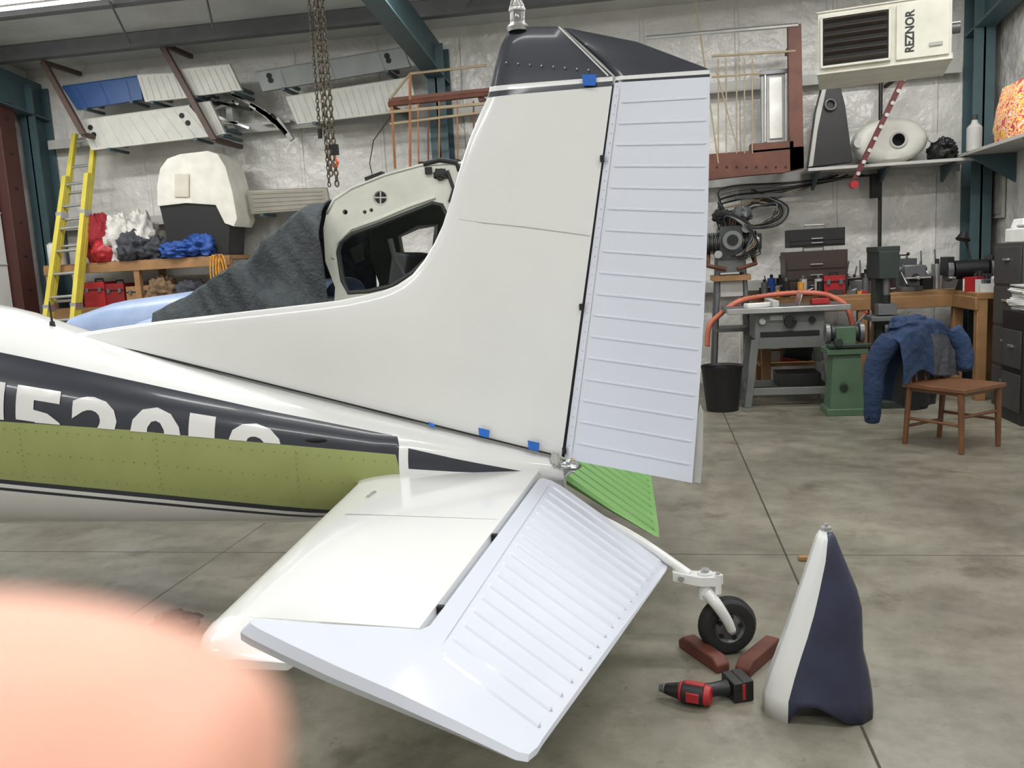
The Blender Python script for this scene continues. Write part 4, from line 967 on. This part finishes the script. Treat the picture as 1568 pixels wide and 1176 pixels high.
nt.links.new(tcn.outputs['Object'],nz.inputs['Vector']); cr=nt.nodes.new('ShaderNodeValToRGB'); cr.color_ramp.interpolation='CONSTANT'; e=cr.color_ramp.elements; e[0].position=0; e[0].color=lin((190,60,90)); e[1].position=.38; e[1].color=lin((236,206,110))
for ps,cc_ in ((.45,(226,130,70)),(.51,(232,214,190)),(.57,(206,70,60)),(.64,(236,196,80))):
    q=e.new(ps); q.color=lin(cc_)
nt.links.new(nz.outputs['Fac'],cr.inputs['Fac']); nt.links.new(cr.outputs[0],bb.inputs['Base Color']); bb.inputs['Roughness'].default_value=.3
b=B('printed_plastic_bag'); rows=[]
for t,w,d in ((0,.3,.1),(.25,.32,.12),(.6,.31,.10),(.85,.31,.06),(.99,.31,.02),(1,.31,.012)):
    rows.append([V((3.2+d*(abs(math.cos(q))**.6)*(1 if math.cos(q)>0 else -1)+.008*math.sin(q*7+t*6),8.42+w*(abs(math.sin(q))**.6)*(1 if math.sin(q)>0 else -1),zsr+.015+.5*t)) for q in [2*math.pi*k_/40 for k_ in range(41)]])
b.grid(rows,pm); b.done(ang=70)
b=B('wall_notice_frame'); 
q=XP(1528,288,XR-.02); b.box((XR-.025,q.y,q.z),(.03,.36,.62),lgrey); b.box((XR-.045,q.y,q.z),(.012,.3,.54),mat('notice_print',(160,158,150),.4,var=.4,scale=9)); b.done(bevel=.004)
# ---------------------------------------------------------------- chair with jacket
gA=G(1388,680); gB=G(1472,697); gC=G(1531,683); gD=G(1437,668)
cc=(gA+gB+gC+gD)/4; d=((gB-gA)+(gC-gD)).normalized(); ang=math.atan2(d.y,d.x)
M=Matrix.Translation(cc)@Matrix.Rotation(ang,4,'Z')@Matrix.Diagonal((1.08,1.02,1.0,1))
b=B('wooden_chair',M)
for x,y in ((-.19,-.19),(-.19,.19),(.2,-.2),(.2,.2)):
    if x<0: b.tube([(x-.03,y,0),(x,y,.44),(x-.05,y,.86)],[.018,.022,.018],wood2,n=8)
    else: b.cyl((x+.01,y,0),(x,y,.43),.017,wood2,r1=.023)
b.box((.01,0,.45),(.46,.46,.03),wood2); b.box((.01,0,.425),(.38,.38,.04),wood2)
for y in (-.19,.19): b.cyl((-.2,y,.2),(.2,y,.2),.011,wood2)
b.cyl((.2,-.19,.26),(.2,.19,.26),.011,wood2); b.cyl((-.2,-.19,.14),(-.2,.19,.14),.011,wood2)
b.box((-.235,0,.82),(.025,.4,.08),wood2)
for y in (-.1,0,.1): b.cyl((-.2,y,.45),(-.24,y,.8),.01,wood2)
b.done(bevel=.004)
b=B('blue_jacket_on_chair_back',M)
rows=[]
for i in range(49):
    y=-.31+.62*i/48; row=[]
    e=abs(y)/.31
    for j in range(61):
        q=j/60*2-1
        top=.92-.12*e**2.5; L=(.66 if q<0 else .38)*(1-.12*e+.10*math.sin(y*11))
        if abs(q)<.12: x=-.245+q/.12*.06; z=top-.03*(q/.12)**2
        else: x=-.245+(.06+.03*abs(q))*(1 if q>0 else -1); z=top-.03-(abs(q)-.12)/.88*L
        if q>.12: z=max(z,.475+.01*math.sin(y*30))
        n_=noise.noise(V((y*7,q*1.6,1.3)))*.08+noise.noise(V((y*18,q*4,4)))*.025+.015*math.sin(y*30+q*4)
        w=y*(1+.25*max(0,-q))
        row.append(V((x+(n_ if q<=.12 else abs(n_)*.8)*(1.2 if q<0 else .6)-(.08*max(0,-q)),w,z+ n_*.2)))
    rows.append(row)
b.grid(rows,denim,lambda i,j: jgrey if (j<20 and i>18) or (j>38 and i>24) else denim)
b.sph((-.30,-.03,.86),(.11,.2,.085),denim,n=32,k=20,amp=.35,fr=6)
b.tube(dense([V(q) for q in ((-.27,-.28,.80),(-.35,-.33,.62),(-.37,-.34,.38),(-.40,-.31,.16))],5),[.075,.078,.082,.08,.078,.075,.078,.07,.068,.07,.066,.06,.058,.06,.055,.05],denim,n=14)
b.tube(dense([V(q) for q in ((-.2,.27,.82),(-.13,.31,.68),(-.08,.27,.52))],5),[.07,.075,.07,.072,.068,.06,.062,.06,.055,.05,.045],denim,n=14)
b.done(solid=.008,ang=80)
# ---------------------------------------------------------------- hand holding the camera
skin=mat('skin',(240,182,160),.5,var=.06,scale=120,sss=.3)
CM=Matrix((( rt.x,up.x,-fw.x,CAM.x),(rt.y,up.y,-fw.y,CAM.y),(rt.z,up.z,-fw.z,CAM.z),(0,0,0,1)))
hand=empty('hand_holding_camera',CM@V((-.1,-.04,.02)))
def skinchain(name,pts,rs,m=skin,edges=None,root=0):
    me=bpy.data.meshes.new(name); W_=[CM@V(q)-hand.location for q in pts]
    me.from_pydata([tuple(q) for q in W_],edges or [(i,i+1) for i in range(len(pts)-1)],[]); me.materials.append(m)
    o=bpy.data.objects.new(name,me); bpy.context.scene.collection.objects.link(o); o.parent=hand
    md=o.modifiers.new('skin','SKIN'); md.use_smooth_shade=True
    for i,r in enumerate(rs):
        sv=me.skin_vertices[0].data[i]; sv.radius=(r,r) if not isinstance(r,tuple) else r; sv.use_root=(i==root)
    q=o.modifiers.new('ss','SUBSURF'); q.levels=2; q.render_levels=3
    return o
skinchain('palm_and_wrist',[(-.125,-.045,.035),(-.118,-.035,.02),(-.150,-.062,.05),(-.195,-.10,.075),(-.26,-.16,.11)],[(.022,.03),(.018,.03),(.02,.034),(.024,.028),(.03,.036)],edges=[(1,0),(0,2),(2,3),(3,4)],root=0)
skinchain('index_finger',[(-.118,-.025,.012),(-.098,-.019,-.010),(-.070,-.0194,-.036),(-.045,-.0194,-.0425),(-.031,-.0194,-.0415),(-.0212,-.0194,-.0405),(-.0142,-.0202,-.0398),(-.0115,-.0206,-.0396)],[.012,.0108,.0100,.0098,.0100,.0098,.0080,.0056])
skinchain('middle_finger',[(-.120,-.045,.012),(-.098,-.050,.002),(-.070,-.056,.006),(-.055,-.058,.018),(-.052,-.058,.030)],[.012,.0105,.0095,.0088,.007])
skinchain('ring_finger',[(-.128,-.062,.016),(-.108,-.070,.008),(-.082,-.078,.012),(-.068,-.08,.024),(-.066,-.08,.036)],[.0115,.010,.009,.0083,.0066])
skinchain('little_finger',[(-.138,-.078,.024),(-.120,-.088,.017),(-.100,-.096,.020),(-.09,-.098,.030)],[.0105,.009,.008,.006])
skinchain('thumb',[(-.150,-.050,.055),(-.125,-.030,.066),(-.098,-.016,.064),(-.078,-.010,.056)],[.015,.013,.0112,.008])
# ---------------------------------------------------------------- camera, world
cd=bpy.data.cameras.new('camera'); cd.sensor_width=36; cd.lens=36*F0/1568; cd.clip_start=.005; cd.clip_end=100
cd.dof.use_dof=True; cd.dof.focus_distance=4.5; cd.dof.aperture_fstop=14
co=bpy.data.objects.new('camera',cd); co.matrix_world=CM; bpy.context.scene.collection.objects.link(co); bpy.context.scene.camera=co
w=bpy.data.worlds.new('world'); w.use_nodes=True; w.node_tree.nodes['Background'].inputs[0].default_value=(.8,.85,.9,1); w.node_tree.nodes['Background'].inputs[1].default_value=.3; bpy.context.scene.world=w
bpy.context.scene.view_settings.view_transform='Standard'
